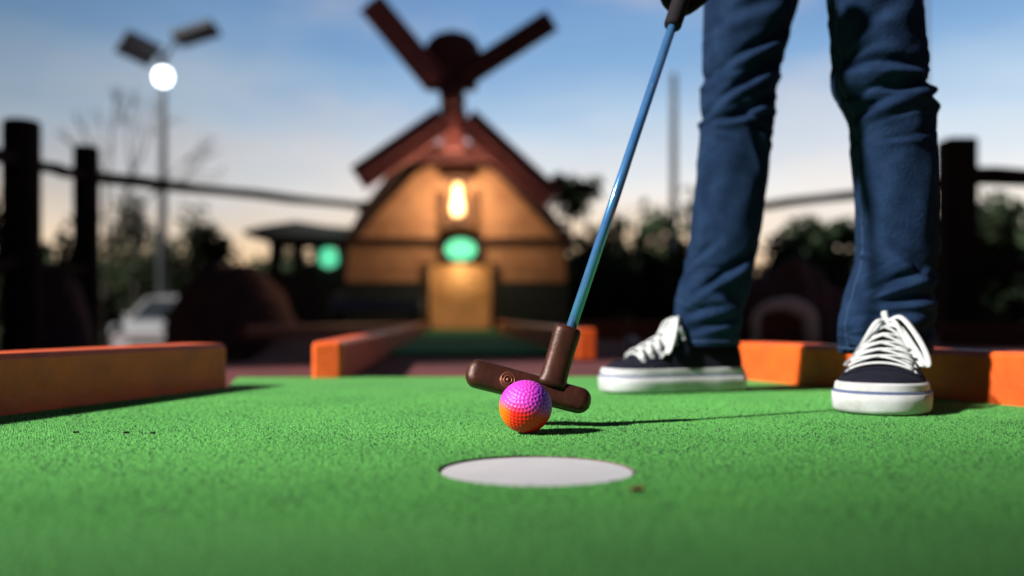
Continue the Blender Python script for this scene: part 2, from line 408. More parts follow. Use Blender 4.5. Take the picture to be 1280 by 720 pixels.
# ------------------------------------------------------------------ putter
S0 = P(716,404,.878); S1 = P(840,34,.985); sd = (S1-S0).normalized()
put = thing('putter', P(661,484,.872), 'bronze two-way putter with a blue metal shaft held above the ball', 'putter')
CL, CR_ = P(599,468,.872), P(722,500,.872)
ax = (CR_-CL).normalized()
side = ax.cross(sd).normalized()      # roughly towards/away from the camera
upv = side.cross(ax).normalized()
def headring(c, a, b, n=40):
    out = []
    for k in range(n):
        t = 2*math.pi*k/n; cx, sx_ = math.cos(t), math.sin(t)
        e = .62
        out.append(c + side*(b*abs(cx)**e*(1 if cx > 0 else -1)) + upv*(a*abs(sx_)**e*(1 if sx_ > 0 else -1)))
    return out
rings = []; Lh = (CR_-CL).length
for q in np.r_[np.linspace(-1,-.84,9), np.linspace(-.8,.8,17), np.linspace(.84,1,9)]:
    e = max(0, abs(q)-.80)/.20; s_ = math.sqrt(max(0, 1-e**2.2)); s_ = max(s_, .03)
    thick = .0122 - .0008*q - .0010*math.cos(q*3.14)*0
    rings.append(headring((CL+CR_)/2 + ax*(q*(Lh/2+.0125)), thick*s_, .0105*s_))
MB().loft(rings).build('putter_head', 'bronze', put, smooth=True)
N0 = P(691,476,.872)+side*0; N1 = P(711,408,.876)
nd_ = (N1-N0).normalized()
prof = []
nrings = []
w_ = ax - nd_*ax.dot(nd_); w_.normalize(); dpt = nd_.cross(w_)
Ln = (N1-N0).length
for t, s_ in ((-.1,1.18),(0,1.1),(.08,1.0),(.5,.98),(.86,1.02),(.93,1.0),(.98,.88),(1.0,.6)):
    nrings.append([N0+nd_*(t*Ln) + w_*(.0125*s_*(abs(math.cos(a))**.8)*(1 if math.cos(a)>0 else -1)) + dpt*(.0100*s_*(abs(math.sin(a))**.8)*(1 if math.sin(a)>0 else -1)) for a in [2*math.pi*k/36 for k in range(36)]])
MB().loft(nrings).build('hosel', 'bronze', put, smooth=True)
MB().lathe(S0-sd*.006, [(.0048,0),(.0048,(S1-S0).length+.02)], 24, axis=sd).build('shaft', 'shaft', put, smooth=True)
gp = [(.0052,0),(.0084,.0008),(.0092,.003),(.0093,.02)]
for q in range(26): gp += [(.0094+q*.00006,.022+q*.008),(.0089+q*.00006,.0265+q*.008)]
gp += [(.0118,.235),(.0120,.245),(.008,.25)]
MB().lathe(S1, gp, 28, axis=sd).build('grip', 'grip', put, smooth=True)
# round cast emblem on the face
E = P(634,478,.872); E = E - side*(0.0) ; toc = side if side.y < 0 else -side
E = E + toc*.0098
em = MB()
for r0 in (.0062,.0036):
    em.tube([E + (ax*math.cos(a)+upv*math.sin(a))*r0 + toc*.0006 for a in np.linspace(0,2*math.pi,33)], .0008, 8, cap=False)
em.lathe(E, [(.0078,-.001),(.0078,.0006),(.0072,.001),(.0016,.0007),(.0014,.0016),(.0002,.0018)], 32, axis=toc)
em.build('emblem', 'bronze_l', put, smooth=True)

# ------------------------------------------------------------------ person
body_base = (.38, 1.2, 0)
def skin_mesh(name, pts, edges, m, root=0, sub=2):
    me = bpy.data.meshes.new(name)
    me.from_pydata([tuple(Vector(p[0])-Vector(body_base)) for p in pts], edges, [])
    o = bpy.data.objects.new(name, me); COL.objects.link(o)
    md = o.modifiers.new('skin', 'SKIN'); md.use_smooth_shade = True
    for i, p in enumerate(pts):
        r = p[1]; r = (r, r) if isinstance(r, (int, float)) else r
        me.skin_vertices[0].data[i].radius = r; me.skin_vertices[0].data[i].use_root = (i == root)
    s_ = o.modifiers.new('sub', 'SUBSURF'); s_.levels = s_.render_levels = sub
    mods(o); o.data.materials.clear(); o.data.materials.append(M[m])
    for p in o.data.polygons: p.material_index = 0
    o['_b'] = body_base
    return o
pel = Vector((.375,1.205,.63))
HLt, HRt = Vector((.428,1.13,.60)), Vector((.332,1.285,.60))
chest = Vector((.315,1.165,.86)); nk = Vector((.285,1.125,.985)); hd = Vector((.262,1.095,1.085))
SL, SR = Vector((.375,1.045,.93)), Vector((.215,1.225,.93))
# hands on the grip
g1 = S1+sd*.062; g2 = S1+sd*.140
fw = Vector((-.7,-.7,0))
wrL = g2 + Vector((.045,-.012,.030)); wrR = g1 + Vector((.050,.040,.035))
elL = (SL+wrL)/2 + Vector((.045,-.02,-.03)); elR = (SR+wrR)/2 + Vector((.02,.06,-.04))
kneeL, ankL, toeL = Vector((.436,1.115,.340)), Vector((.437,1.118,.065)), Vector((.405,1.03,.030))
kneeR, ankR, toeR = Vector((.306,1.300,.360)), Vector((.265,1.300,.065)), Vector((.170,1.277,.030))
bp = [(pel,.085),((pel+chest)/2,.075),(chest,.088),(nk,.036),(hd+Vector((.012,.012,-.045)),.045),(hd,.078),(hd+Vector((0,0,.06)),.062),
      (SL,.040),(elL,.026),(wrL,.019),(SR,.040),(elR,.026),(wrR,.019),
      (HLt,.040),(kneeL,.027),(ankL,.020),(toeL,.012),(HRt,.040),(kneeR,.027),(ankR,.020),(toeR,.012)]
person = skin_mesh('person', bp, [(0,1),(1,2),(2,3),(3,4),(4,5),(5,6),(2,7),(7,8),(8,9),(2,10),(10,11),(11,12),(0,13),(13,14),(14,15),(15,16),(0,17),(17,18),(18,19),(19,20)], 'skin')
person.location = body_base
tag(person, 'person in blue jeans and dark sneakers with white laces standing behind the putter', 'person')
def child(o): o.parent = person; return o
# shirt
shp = [(pel+Vector((0,0,-.01)),.098),(pel+Vector((-.01,-.01,.08)),.094),((pel+chest)/2,.092),(chest,.102),((chest+nk)/2+Vector((0,0,.02)),.06),
       (SL,.052),(elL,.040),(wrL*.85+elL*.15,.030),(SR,.052),(elR,.040),(wrR*.85+elR*.15,.030)]
child(skin_mesh('sweater', shp, [(0,1),(1,2),(2,3),(3,4),(3,5),(5,6),(6,7),(3,8),(8,9),(9,10)], 'shirt'))
# face, hair
fdir = Vector((-.62,-.62,-.45)).normalized(); rt = fdir.cross(Vector((0,0,1))).normalized(); fup = rt.cross(fdir)
for sg in (-1,1):
    MB().lathe(hd+fdir*.072+rt*sg*.028+fup*.006, [(.001,-.008),(.009,-.004),(.010,0),(.007,.006),(.001,.009)], 16, axis=fdir).build('eye', 'eye', person, smooth=True)
    MB().lathe(hd+rt*sg*.076, [(.002,-.004),(.016,-.002),(.018,.004),(.008,.008)], 14, axis=rt*sg).build('ear', 'skin', person, smooth=True)
MB().tube([hd+fdir*.070+fup*.012, hd+fdir*.086-fup*.008, hd+fdir*.094-fup*.022, hd+fdir*.074-fup*.028], [.004,.007,.010,.006], 12).build('nose', 'skin', person, smooth=True)
MB().tube([hd+fdir*.070+rt*x-fup*(.045+abs(x)*.1) for x in np.linspace(-.02,.02,7)], [.001,.003,.004,.004,.004,.003,.001], 10).build('mouth', 'skin', person, smooth=True)
hv, hf = ico_sphere(3); hm = MB()
pts = []
for v in hv:
    v = Vector(v); f_ = v.dot(fdir); u_ = v.dot(fup)
    r = .092 + .004*math.sin(v.x*30)*math.sin(v.y*27)
    if f_ > .25 and u_ < .45: r = .055
    if u_ < -.55: r = .06
    pts.append(hd+Vector((0,0,.022))+v*r)
hm.add(pts, [tuple(f) for f in hf]); hm.build('hair', 'hair', person, smooth=True)
# gloves: palm and five curled fingers about the grip
def glove(gc, wr, dirsign):
    to_w = (wr-gc); to_w -= sd*to_w.dot(sd); to_w.normalize()
    t2 = sd.cross(to_w)*dirsign
    def pol(a, r, h): return gc + (to_w*math.cos(a)+t2*math.sin(a))*r + sd*h
    pts = [(wr,.017),(wr*.5+pol(0,.026,0)*.5,(.022,.014)),(pol(.2,.024,0),(.024,.011))]; ed = [(0,1),(1,2)]
    for q, h in enumerate((-.024,-.008,.008,.023)):
        base = len(pts); rad = (.0075,.0082,.0084,.0080)[q]; L = (.86,.97,1.0,.93)[q]
        pts.append((pol(.55,.023,h),rad+.0012)); ed.append((2,base))
        for w, a in enumerate((1.15,1.85,2.6,3.35)):
            pts.append((pol(a*L+.1,.0195+.001*(w==0),h*.96),rad-w*.0005)); ed.append((base+w, base+w+1))
    b = len(pts)
    pts += [(pol(-.35,.024,.014),.0105),(pol(-1.0,.0205,.026),.0095),(pol(-1.7,.0195,.036),.0085),(pol(-2.3,.019,.044),.0075)]
    ed += [(2,b),(b,b+1),(b+1,b+2),(b+2,b+3)]
    return child(skin_mesh('glove', pts, ed, 'glove', root=2, sub=2))
glove(g1, wrR, 1); glove(g2, wrL, 1)

# jeans ---------------------------------------------------------------
def interp(tab, z):
    tab_z = [t[0] for t in tab]
    return [float(np.interp(z, tab_z, [t[k] for t in tab])) for k in range(1, len(tab[0]))]
def smooth_tab(rows, Yf):
    out = []
    for py, xl, xr in rows:
        Y = Yf(py); l = P(xl, py, Y); r = P(xr, py, Y); out.append((l.z, l.x, r.x, Y))
    return sorted(out)
def jeans_leg(tab, folds, seed, ztop, mirror):
    rng = np.random.default_rng(seed)
    zs = np.linspace(tab[0][0], ztop, 420); n = 200
    T = np.array(tab); cols = [np.interp(zs, T[:,0], T[:,k]) for k in (1,2,3)]
    ker = np.hanning(23); ker /= ker.sum()
    cols = [np.convolve(np.pad(c, 11, mode='edge'), ker, 'valid') for c in cols]
    th = np.linspace(0, 2*math.pi, n, endpoint=False)
    Z, TH = np.meshgrid(zs, th, indexing='ij')
    D = np.zeros_like(Z)
    for (z0, t0, slope, A, w, st) in folds:
        dth = (TH-t0+math.pi)%(2*math.pi)-math.pi
        zl = z0 + slope*dth
        dz = (Z-zl)/w
        env = np.exp(-(dth/st)**2)
        D += A*env*(-2.2*dz*np.exp(-dz*dz) - .5*np.exp(-dz*dz))
    for _ in range(62):       # random small wrinkles, more at knee and hem
        z0 = rng.choice([rng.normal(.375,.045), rng.normal(.11,.035), rng.uniform(.07,.6)], p=[.42,.4,.18])
        t0 = rng.uniform(0, 6.28); slope = rng.normal(0,.014); A = rng.uniform(.0004,.0015); w = rng.uniform(.0026,.009); st = rng.uniform(.35,.95)
        dth = (TH-t0+math.pi)%(2*math.pi)-math.pi; dz = (Z-z0-slope*dth)/w
        D += A*np.exp(-(dth/st)**2)*(-2.2*dz*np.exp(-dz*dz))
    D += .0011*np.sin(TH*3+Z*31+seed)*np.sin(Z*47+seed) + .0007*np.sin(TH*7-Z*55+seed*2)
    D = np.clip(D, -.008, .0075)
    xc = ((cols[0]+cols[1])/2)[:,None]; a = ((cols[1]-cols[0])/2)[:,None]; yc = cols[2][:,None]
    a = a - .001
    b = a*1.06
    ct, st_ = np.cos(TH), np.sin(TH)
    e = .93
    X = xc + (a+D)*np.sign(ct)*np.abs(ct)**e; Yy = yc + (b+D)*np.sign(st_)*np.abs(st_)**e
    Zz = Z + 0
    Zz[:1] = Zz[:1]
    V = np.stack([X,Yy,Zz],-1).reshape(-1,3)
    m_ = len(zs)
    Vin = np.stack([X[0]*.93+xc[0]*.07, Yy[0]*.93+yc[0]*.07, Zz[0]+.03],-1)
    V = np.concatenate([V, Vin])
    I, K = np.meshgrid(np.arange(m_-1), np.arange(n), indexing='ij'); I = I.ravel(); K = K.ravel(); K2 = (K+1)%n
    Fq = np.stack([I*n+K, I*n+K2, (I+1)*n+K2, (I+1)*n+K], 1)
    k = np.arange(n); k2 = (k+1)%n; o_ = m_*n
    Fh = np.stack([o_+k, o_+k2, k2, k], 1)
    grid = np.stack([X,Yy,Zz],-1)
    return V, np.concatenate([Fq,Fh]), grid
PI = math.pi
FR = -PI/2      # front (towards camera)
legR_rows = [(-200,870,1035),(-100,882,1020),(0,880,998),(50,879,985),(100,878,973),(125,875,968),(150,874,966),(175,875,964),(200,871,961),(250,867,955),(300,862,949),(340,855,941),(365,846,936),(385,843,930),(410,846,926),(432,849,922)]
legL_rows = [(-200,1010,1160),(-100,1026,1152),(0,1037,1150),(50,1040,1152),(90,1042,1158),(110,1042,1162),(125,1050,1164),(150,1061,1164),(200,1067,1167),(250,1070,1168),(300,1073,1168),(335,1070,1167),(365,1060,1166),(390,1052,1165),(410,1049,1164),(442,1052,1160)]
tR = smooth_tab(legR_rows, lambda y: 1.30+.0*(y)); tL = smooth_tab(legL_rows, lambda y: 1.115)
zR = lambda py: P(0,py,1.30).z
zL = lambda py: P(0,py,1.115).z
# folds: (z at centre, theta centre, dz per radian, amplitude, width, angular spread)
foldsR = [(zR(72),FR+.2,.030,.0065,.010,.75),(zR(112),FR+.1,.034,.0075,.010,.80),(zR(140),FR+.5,.026,.0060,.009,.70),(zR(158),FR-.3,.004,.0050,.007,.8),(zR(172),FR+.6,-.02,.005,.009,.5),
          (zR(92),0.1,.0,.004,.008,.6),(zR(138),0.2,.0,.0045,.007,.6),(zR(150),PI,.0,.004,.007,.6),(zR(104),PI,-.01,.004,.009,.6),
          (zR(345),FR+.1,.036,.0070,.010,.70),(zR(378),FR+.4,-.02,.0060,.009,.7),(zR(392),FR-.4,.01,.0050,.008,.7),(zR(325),FR-.9,.03,.004,.01,.5),(zR(408),FR,.012,.004,.007,.9),
          (zR(200),FR+.5,-.09,.0035,.016,.45),(zR(30),FR-.1,.02,.003,.014,.8)]
foldsL = [(zL(97),FR-.2,-.004,.0065,.009,1.0),(zL(122),FR+.1,.006,.0070,.008,1.0),(zL(140),FR-.5,.016,.0075,.009,.75),(zL(112),FR+1.0,.006,.006,.007,.6),(zL(132),FR+1.2,-.006,.006,.007,.6),
          (zL(80),FR-.9,.012,.004,.008,.5),(zL(335),FR+.1,-.030,.0060,.010,.55),(zL(358),FR-.3,.018,.0065,.009,.8),(zL(378),FR+.1,.006,.0075,.008,1.0),(zL(398),FR-.5,.004,.0060,.009,.8),(zL(420),FR+.5,.012,.005,.009,.7),
          (zL(345),FR+1.1,.02,.005,.009,.5),(zL(40),FR-.3,.03,.003,.014,.7)]
jv, jf, gR = jeans_leg(tR, foldsR, 3, .60, 1)
jv2, jf2, gL = jeans_leg(tL, foldsL, 5, .60, -1)
# pelvis
pr = []
for t in np.linspace(0,1,24):
    z = .565+t*.125; c = Vector((.383-.012*t,1.205,z)); s_ = .60+.4*math.sin(min(1,t*2.5)*PI/2)
    major = Vector((.105,-.145,0)).normalized(); minor = Vector((.145,.105,0)).normalized()
    pr.append([c + major*math.cos(a)*(.128-.03*t)*s_ + minor*math.sin(a)*(.085-.008*t)*s_ for a in np.linspace(0,2*PI,64,endpoint=False)])
pm = MB().loft(pr); pv = np.array([tuple(v) for v in pm.v]); 
pf = np.array([f for f in pm.f if len(f) == 4])
o1 = len(jv); o2 = o1+len(jv2)
je = npmesh('jeans', np.concatenate([jv,jv2,pv])-np.array(body_base), np.concatenate([jf,jf2+o1,pf+o2]), 'denim', nper=4)
je.data.shade_smooth(); je['_b'] = body_base; child(je)
def seam(grid, th0, i0, i1):
    n = grid.shape[1]; k = int(round((th0 % (2*PI))/(2*PI)*n)) % n
    for dk in (0,):
        pts = []
        for i in range(i0, i1, 3):
            p = grid[i, k]; c = grid[i].mean(0); d = (p-c); d[2] = 0; d /= np.linalg.norm(d); pts.append(p + d*.0003)
        MB().tube(pts, .0011, 6, cap=True).build('seam', 'seam', je, smooth=True)
seam(gR, FR+1.02, 2, 418); seam(gL, FR-1.35, 2, 418)
for grid in (gR, gL):
    pts = [grid[5,k] + (grid[5,k]-grid[5].mean(0))*.012 for k in list(range(0,200,2))+[0]]
    MB().tube(pts, .0011, 6, cap=False).build('hem', 'seam', je, smooth=True)

# sneakers -------------------------------------------------------------
def sneaker(toe, heel, W, loops=(1,1), name='sneaker'):
    """toe and heel: ground points (x,y)"""
    toe, heel = Vector((*toe,0)), Vector((*heel,0)); D = (toe-heel); L = D.length; D.normalize(); S = Vector((D.y,-D.x,0))   # S = right side looking forward
    def W3(x, s_, z): return heel + D*(x*L) + S*s_ + Vector((0,0,z))
    hwx = [(0,.0),(.012,.30),(.04,.50),(.10,.66),(.22,.74),(.38,.78),(.55,.90),(.68,1.0),(.78,1.0),(.87,.90),(.94,.70),(.98,.42),(.995,.22),(1,.0)]
    def hw(x):
        mid_ = float(np.interp(x, [.09,.22,.38,.5,.6,.7,.74], [.66,.76,.80,.88,.95,.992,1.0]))
        if x > .74: mid_ = max(0,1-((x-.74)/.26)**2.35)**.5
        if x < .09: mid_ = .66*max(0,1-((.09-x)/.09)**2.2)**.5
        return mid_*W/2
    xs_ = np.r_[0,.09-.09*np.cos(np.linspace(.1,PI/2,12)),np.linspace(.1,.74,30),.74+.26*np.sin(np.linspace(.06,PI/2,34))]
    hws = np.array([hw(x) for x in xs_]); 
    # outline polygon
    out = [(x, hw(x)) for x in xs_] + [(x, -hw(x)) for x in xs_[::-1][1:-1]]
    def ring(off, z, ox=0):
        cx = .5; r = []
        for x, s_ in out:
            k = (1+off/(W/2))
            r.append(W3(cx+(x-cx)*(1+2*off/L), s_*k, z))
        return r
    toe_spring = lambda x: 0
    base = thing(name, tuple((heel+toe)/2), None, None)   # placeholder tag removed below
    sole = MB().loft([ring(-.004,.0015), ring(-.001,.003), ring(.0005,.006), ring(.001,.014), ring(.0010,.0220)])
    sole.build('sole', 'rubber_w', base, smooth=True)
    MB().loft([ring(-.001,.0215), ring(.0001,.0223), ring(.0002,.0237), ring(-.002,.0245)]).build('stripe', 'stripe', base)
    MB().loft([ring(-.003,.0241), ring(-.0014,.0249), ring(-.0022,.0310), ring(-.0040,.0328), ring(-.008,.0333)]).build('foxing', 'rubber_w', base)
    MB().loft([ring(-.006,.0), ring(-.004,.0018)]).build('outsole', 'outsole', base)
    # upper surface
    hx = [(0,.060),(.05,.068),(.15,.072),(.30,.078),(.40,.088),(.46,.089),(.52,.080),(.60,.069),(.68,.060),(.76,.0515),(.82,.0440)]
    def ht(x):
        if x > .82: return .026+.018*max(0,1-((x-.82)/.18)**2.3)**.5
        return float(np.interp(x, [a for a,_ in hx], [b for _,b in hx]))
    def surf(x, u, off=0):
        """u -1..1 across the upper"""
        w = hw(x)*.93+.0001; h = ht(x); z0 = .024
        a = u*PI/2
        top = .80 if x > .75 else .80-.35*sm(.75,.45,x)
        s_ = w*(math.sin(a)*(1-.0)+0)*(1-(1-top)*0)
        # narrower towards the top over the instep
        zz = z0+(h-z0)*max(0,math.cos(a))**(.62 if x > .8 else .8)
        nar = 1-(.42*sm(.80,.45,x))*((zz-z0)/(h-z0+1e-6))**1.3*sm(0,.15,x)
        s_ *= nar
        n = Vector((0,math.sin(a),math.cos(a))); 
        p = W3(.49+(x-.49)*.945, s_+math.sin(a)*off, zz+math.cos(a)*off)
        return p
    us = np.linspace(-1,1,41)
    def patch(x0, x1, u0, u1, off, nx_=40, nu=30, xcurve=None):
        mb = MB(); gridp = []
        for i in range(nx_+1):
            row = []
            for j in range(nu+1):
                u = u0+(u1-u0)*j/nu; a0 = x0(u) if callable(x0) else x0; a1 = x1(u) if callable(x1) else x1
                row.append(surf(a0+(a1-a0)*i/nx_, u, off))
            gridp.append(row)
        n2 = nu+1
        mb.add([p for r in gridp for p in r], [(i*n2+j, i*n2+j+1, (i+1)*n2+j+1, (i+1)*n2+j) for i in range(nx_) for j in range(nu)])
        return mb
    patch(0,.993,-1,1,0,90,48).build('upper', 'canvas', base, smooth=True)
    # eyestay panels (vamp edges) and tongue
    for sg in (-1,1):
        patch(.44,.82, sg*.30, sg*.62, .0014, 24, 8).build('eyestay', 'canvas', base, smooth=True)
    patch(.40,.81,-.30,.30,.0008,24,12).build('tongue', 'canvas', base, smooth=True)
    # laces
    lc = MB()
    rows_ = np.linspace(.785,.47,6)
    def ribbon(x0,u0,x1,u1,off,r=.0037):
        pts = []; ups = []
        for t in np.linspace(0,1,14):
            x = x0+(x1-x0)*t; u = u0+(u1-u0)*t; o_ = off+.0016*math.sin(t*PI)
            p = surf(x,u,o_); q = surf(x,u,o_+.01); pts.append(p); ups.append(tuple((q-p)))
        lc.tube(pts, r, 8, flat=.42, up=ups)
    for i, x in enumerate(rows_):
        ribbon(x,-.46,x,.46,.0022)
        if i < 5:
            ribbon(x,-.44,rows_[i+1],.44,.0046,.0032); ribbon(x,.44,rows_[i+1],-.44,.0058,.0032)
    # bow: knot, two drooping loops and two ends
    kx = .455
    K = surf(kx,0,.006)
    def free(ptsl, r=.0036):
        P3 = [Vector(p) for p in ptsl]; out_ = []
        for i in range(len(P3)-1):
            p0 = P3[max(i-1,0)]; p1 = P3[i]; p2 = P3[i+1]; p3 = P3[min(i+2,len(P3)-1)]
            for t in np.linspace(0,1,7)[:-1]:
                out_.append(.5*((2*p1)+(-p0+p2)*t+(2*p0-5*p1+4*p2-p3)*t*t+(-p0+3*p1-3*p2+p3)*t**3))
        out_.append(P3[-1]); lc.tube(out_, r, 8, flat=.5, up=(D.x*.6,D.y*.6,.8))
    lc.lathe(K-Vector((0,0,.004)), [(.001,-.003),(.006,-.001),(.007,.003),(.005,.007),(.001,.009)], 12)
    for sg in (-1,1):
        q_ = loops[0] if sg < 0 else loops[1]
        LP = lambda a, b, c: K+(S*sg*a+D*b+Vector((0,0,c)))*q_
        free([K, LP(.014,.010,.005), LP(.030,.020,-.014), LP(.040,.030,-.034), LP(.040,.034,-.043), LP(.030,.028,-.028), LP(.014,.014,-.006), K], .0031)
        free([K, K+S*sg*.010+D*.016, surf(.60,sg*.50,.005), surf(.67,sg*.66,.004)], .0024)
    for sg in ():
        free([K, K+S*sg*.016+D*.008+Vector((0,0,.006)), K+S*sg*.034+D*.014-Vector((0,0,.012)), K+S*sg*.041+D*.020-Vector((0,0,.034)), K+S*sg*.036+D*.024-Vector((0,0,.040)), K+S*sg*.029+D*.020-Vector((0,0,.022)), K+S*sg*.014+D*.012-Vector((0,0,.002)), K], .0034)
        free([K, K+S*sg*.010+D*.016+Vector((0,0,.0)), surf(.60,sg*.55,.006), surf(.68,sg*.72,.005)], .0028)
    free([K, K+Vector((0,0,.012))-D*.004+S*.003, K+Vector((0,0,.020))-D*.012-S*.004], .0036)
    lc.build('laces', 'lace', base, smooth=True)
    for x in rows_:
        for sg in (-1,1):
            p = surf(x, sg*.52, .0018); q = surf(x, sg*.52, .01)
            MB().lathe(p, [(.0028,-.001),(.0028,.0006),(.0016,.0008)], 12, axis=tuple(q-p)).build('eyelet', 'rubber_w', base)
    del base['_b']; return base
def shoe_child(o):
    # the shoe is a part of the person: parts below it are its sub-parts
    w = o.location.copy(); o.parent = person; o.location = w-Vector(body_base); return o
sL = shoe_child(sneaker((.368,.962), (.462,1.150), .098, (1.08,.45)))          # front sneaker, toe to the camera
sR = shoe_child(sneaker((.118,1.262), (.318,1.315), .088, (.95,.7)))         # rear sneaker, toe to the left

# ------------------------------------------------------------------ windmill
WY = 7.8
def wp(px, py, Y=WY): return P(px, py, Y)
wm = thing('windmill', (-.45,8.4,-.012), 'small wooden windmill house with maroon crossed blades, a glowing lamp and a lit doorway', 'windmill')
def xz(px, py, Y=WY): p = P(px,py,Y); return (p.x, p.z)
D_ = 1.3
# walls: front with door opening, as boards left/right/over door
zc = lambda py: P(0,py,WY).z
xw = lambda px: P(px,0,WY).x
front = MB()
front.prism([xz(432,352),xz(533,352),xz(533,301),xz(436,301)][::-1], WY, WY+.05)
front.prism([xz(617,352),xz(708,352),xz(704,301),xz(617,301)][::-1], WY, WY+.05)
front.prism([xz(533,330),xz(617,330),xz(617,301),xz(533,301)][::-1], WY+.001, WY+.05)
gable = [xz(444,301),xz(476,262),xz(520,216),xz(548,205),xz(592,205),xz(620,216),xz(664,262),xz(702,301)]
front.prism(gable[::-1], WY, WY+.05)
for py in (320,336): front.box((xw(485),WY-.004,zc(py)),(xw(530)-xw(438),.006,.006)); front.box((xw(662),WY-.004,zc(py)),(xw(702)-xw(622),.006,.006))
for py in (280,262,244): 
    hwid = np.interp(py,[205,216,262,296],[22,50,94,125]); front.box((xw(571),WY-.004,zc(py)),((xw(571+hwid)-xw(571))*1.9,.006,.006))
front.build('wall', 'plank', wm)
sk = MB()
sk.box(((xw(432)+xw(531))/2,WY-.01,(zc(353)-.012)/2),(xw(531)-xw(432),.06,zc(353)+.012))
sk.box(((xw(619)+xw(710))/2,WY-.01,(zc(353)-.012)/2),(xw(710)-xw(619),.06,zc(353)+.012))
sk.box((xw(434),WY+D_/2+.05,(zc(310)-.012)/2),(.04,D_,zc(310)+.012)); sk.box((xw(706),WY+D_/2+.05,(zc(310)-.012)/2),(.04,D_,zc(310)+.012))
sk.box((xw(570),WY+D_+.05,.35),(xw(700)-xw(440),.04,.72))
sk.build('lower_wall', 'skirt', wm)
tr = MB(); tr.box((xw(571),WY-.02,zc(301)),(xw(712)-xw(430),.035,.05))
for px in (533,617): tr.box((xw(px),WY-.022,zc(370)),(.04,.05,zc(330)-zc(412)))
tr.build('trim', 'trim', wm)
dr = MB(); dr.box((xw(575),WY+.22,zc(370)),(xw(613)-xw(537),.03,zc(328)-zc(411)))
for q in range(4): dr.box((xw(545+q*20),WY+.203,zc(370)),(.01,.008,zc(330)-zc(411)))
dr.box((xw(538),WY+.12,zc(370)),(.02,.2,zc(330)-zc(411))); dr.box((xw(612),WY+.12,zc(370)),(.02,.2,zc(330)-zc(411)))
dr.box((xw(575),WY+.12,zc(329)),(xw(613)-xw(537),.2,.02))
dr.build('doorway', 'door_in', wm)
rf = MB()
outp = [xz(436,312),xz(462,266),xz(508,206),xz(538,192),xz(600,192),xz(632,206),xz(680,266),xz(712,312)]
for i in range(len(outp)-1):
    a, b = outp[i], outp[i+1]
    dx, dz = b[0]-a[0], b[1]-a[1]; l = math.hypot(dx,dz); nxx, nzz = -dz/l*.05, dx/l*.05
    rf.prism([a, (a[0]+nxx, a[1]+nzz), (b[0]+nxx, b[1]+nzz), b][::1], WY-.12, WY+D_+.12)
rf.build('roof', 'roof', wm)
rb = MB(); rb.bar(wp(505,191,WY-.2), wp(636,191,WY-.2), .08, .14); rb.build('ridge_board', 'cap', wm)
ms = MB(); ms.bar(wp(567,190,WY-.2), wp(565,100,WY-.2), .19, .14, up=(0,1,0), bev=.01)
ms.bar(wp(553,148,WY-.27), wp(583,148,WY-.27), .10, .12); ms.build('mast', 'blade', wm)
cp = MB(); c0 = wp(565,74,WY-.15)
cr = []
for t in np.linspace(-1,1,13):
    r = .235*math.sqrt(max(.02,1-abs(t)**2.6)); wob = [1,.98,.96,1,1.03,1,.97,1,1.02,1.05,1,.98]
    cr.append([c0+Vector((math.cos(a)*r*wob[k%12], math.sin(a)*r*.8, t*.225)) for k, a in enumerate(np.linspace(0,2*PI,24,endpoint=False))])
cp.loft(cr); cp.box(c0+Vector((0,-.02,-.19)),(.40,.26,.10),bev=.02); cp.build('cap', 'cap', wm, smooth=False)
BYY = WY-.30
for (a, b, w, m_) in (((546,104),(463,4),.205,'blade'), ((588,92),(690,26),.165,'cap'), ((556,150),(448,224),.20,'blade'), ((582,150),(690,250),.20,'blade')):
    mb = MB(); A_, B_ = wp(*a,BYY), wp(*b,BYY); mb.bar(A_, B_, w, .05, up=(0,1,0))
    o = mb.build('blade', m_, wm)
    fr = MB(); d = (B_-A_).normalized(); s_ = d.cross(Vector((0,1,0)))
    for q in (-.47,.47): fr.bar(A_+s_*w*q-Vector((0,.03,0)), B_+s_*w*q-Vector((0,.03,0)), .02, .03, up=(0,1,0))
    fr.bar(A_-d*.15-Vector((0,.035,0)), B_-Vector((0,.035,0)), .03, .04, up=(0,1,0))
    for q in np.linspace(.1,.98,7):
        c = A_+(B_-A_)*q-Vector((0,.028,0)); fr.bar(c-s_*w*.47, c+s_*w*.47, .015, .02, up=(0,1,0))
    fr.build('lattice', m_, o)
hb = MB(); hb.lathe(wp(566,122,BYY+.1), [(.02,-.22),(.09,-.21),(.10,-.15),(.10,.1)], 20, axis=(0,1,0)); hb.build('hub', 'cap', wm)
# lantern on the gable
lt = MB(); lc_ = wp(572,252,WY-.14)
lt.box(lc_+Vector((0,0,.19)),(.24,.16,.03)); lt.box(lc_+Vector((0,0,-.17)),(.2,.14,.03))
for sx in (-.105,.105): lt.box(lc_+Vector((sx,.03,-.05)),(.02,.06,.24))
lt.box(lc_+Vector((0,.09,0)),(.08,.08,.1)); lan = lt.build('lantern', 'trim', wm)
MB().lathe(lc_+Vector((0,0,-.14)), [(.025,.02),(.05,.04),(.055,.10),(.038,.16),(.036,.25),(.022,.29)], 20).build('lamp_glass', 'warm', lan, smooth=True)
sg_ = MB(); c = wp(576,312,WY-.06)
sg_.lathe(c+Vector((0,.02,0)), [(.01,0),(.115,0),(.12,.015),(.115,.04),(.01,.045)], 28, axis=(0,-1,0))
for i, v in enumerate(sg_.v): sg_.v[i] = (c.x+(v[0]-c.x)*1.05, v[1], c.z+(v[2]-c.z)*.74)
sb = MB(); sb.box(c+Vector((0,.035,0)),(.36,.03,.24),bev=.008); so = sb.build('sign', 'trim', wm); sg_.build('sign_light', 'green_l', so, smooth=False)

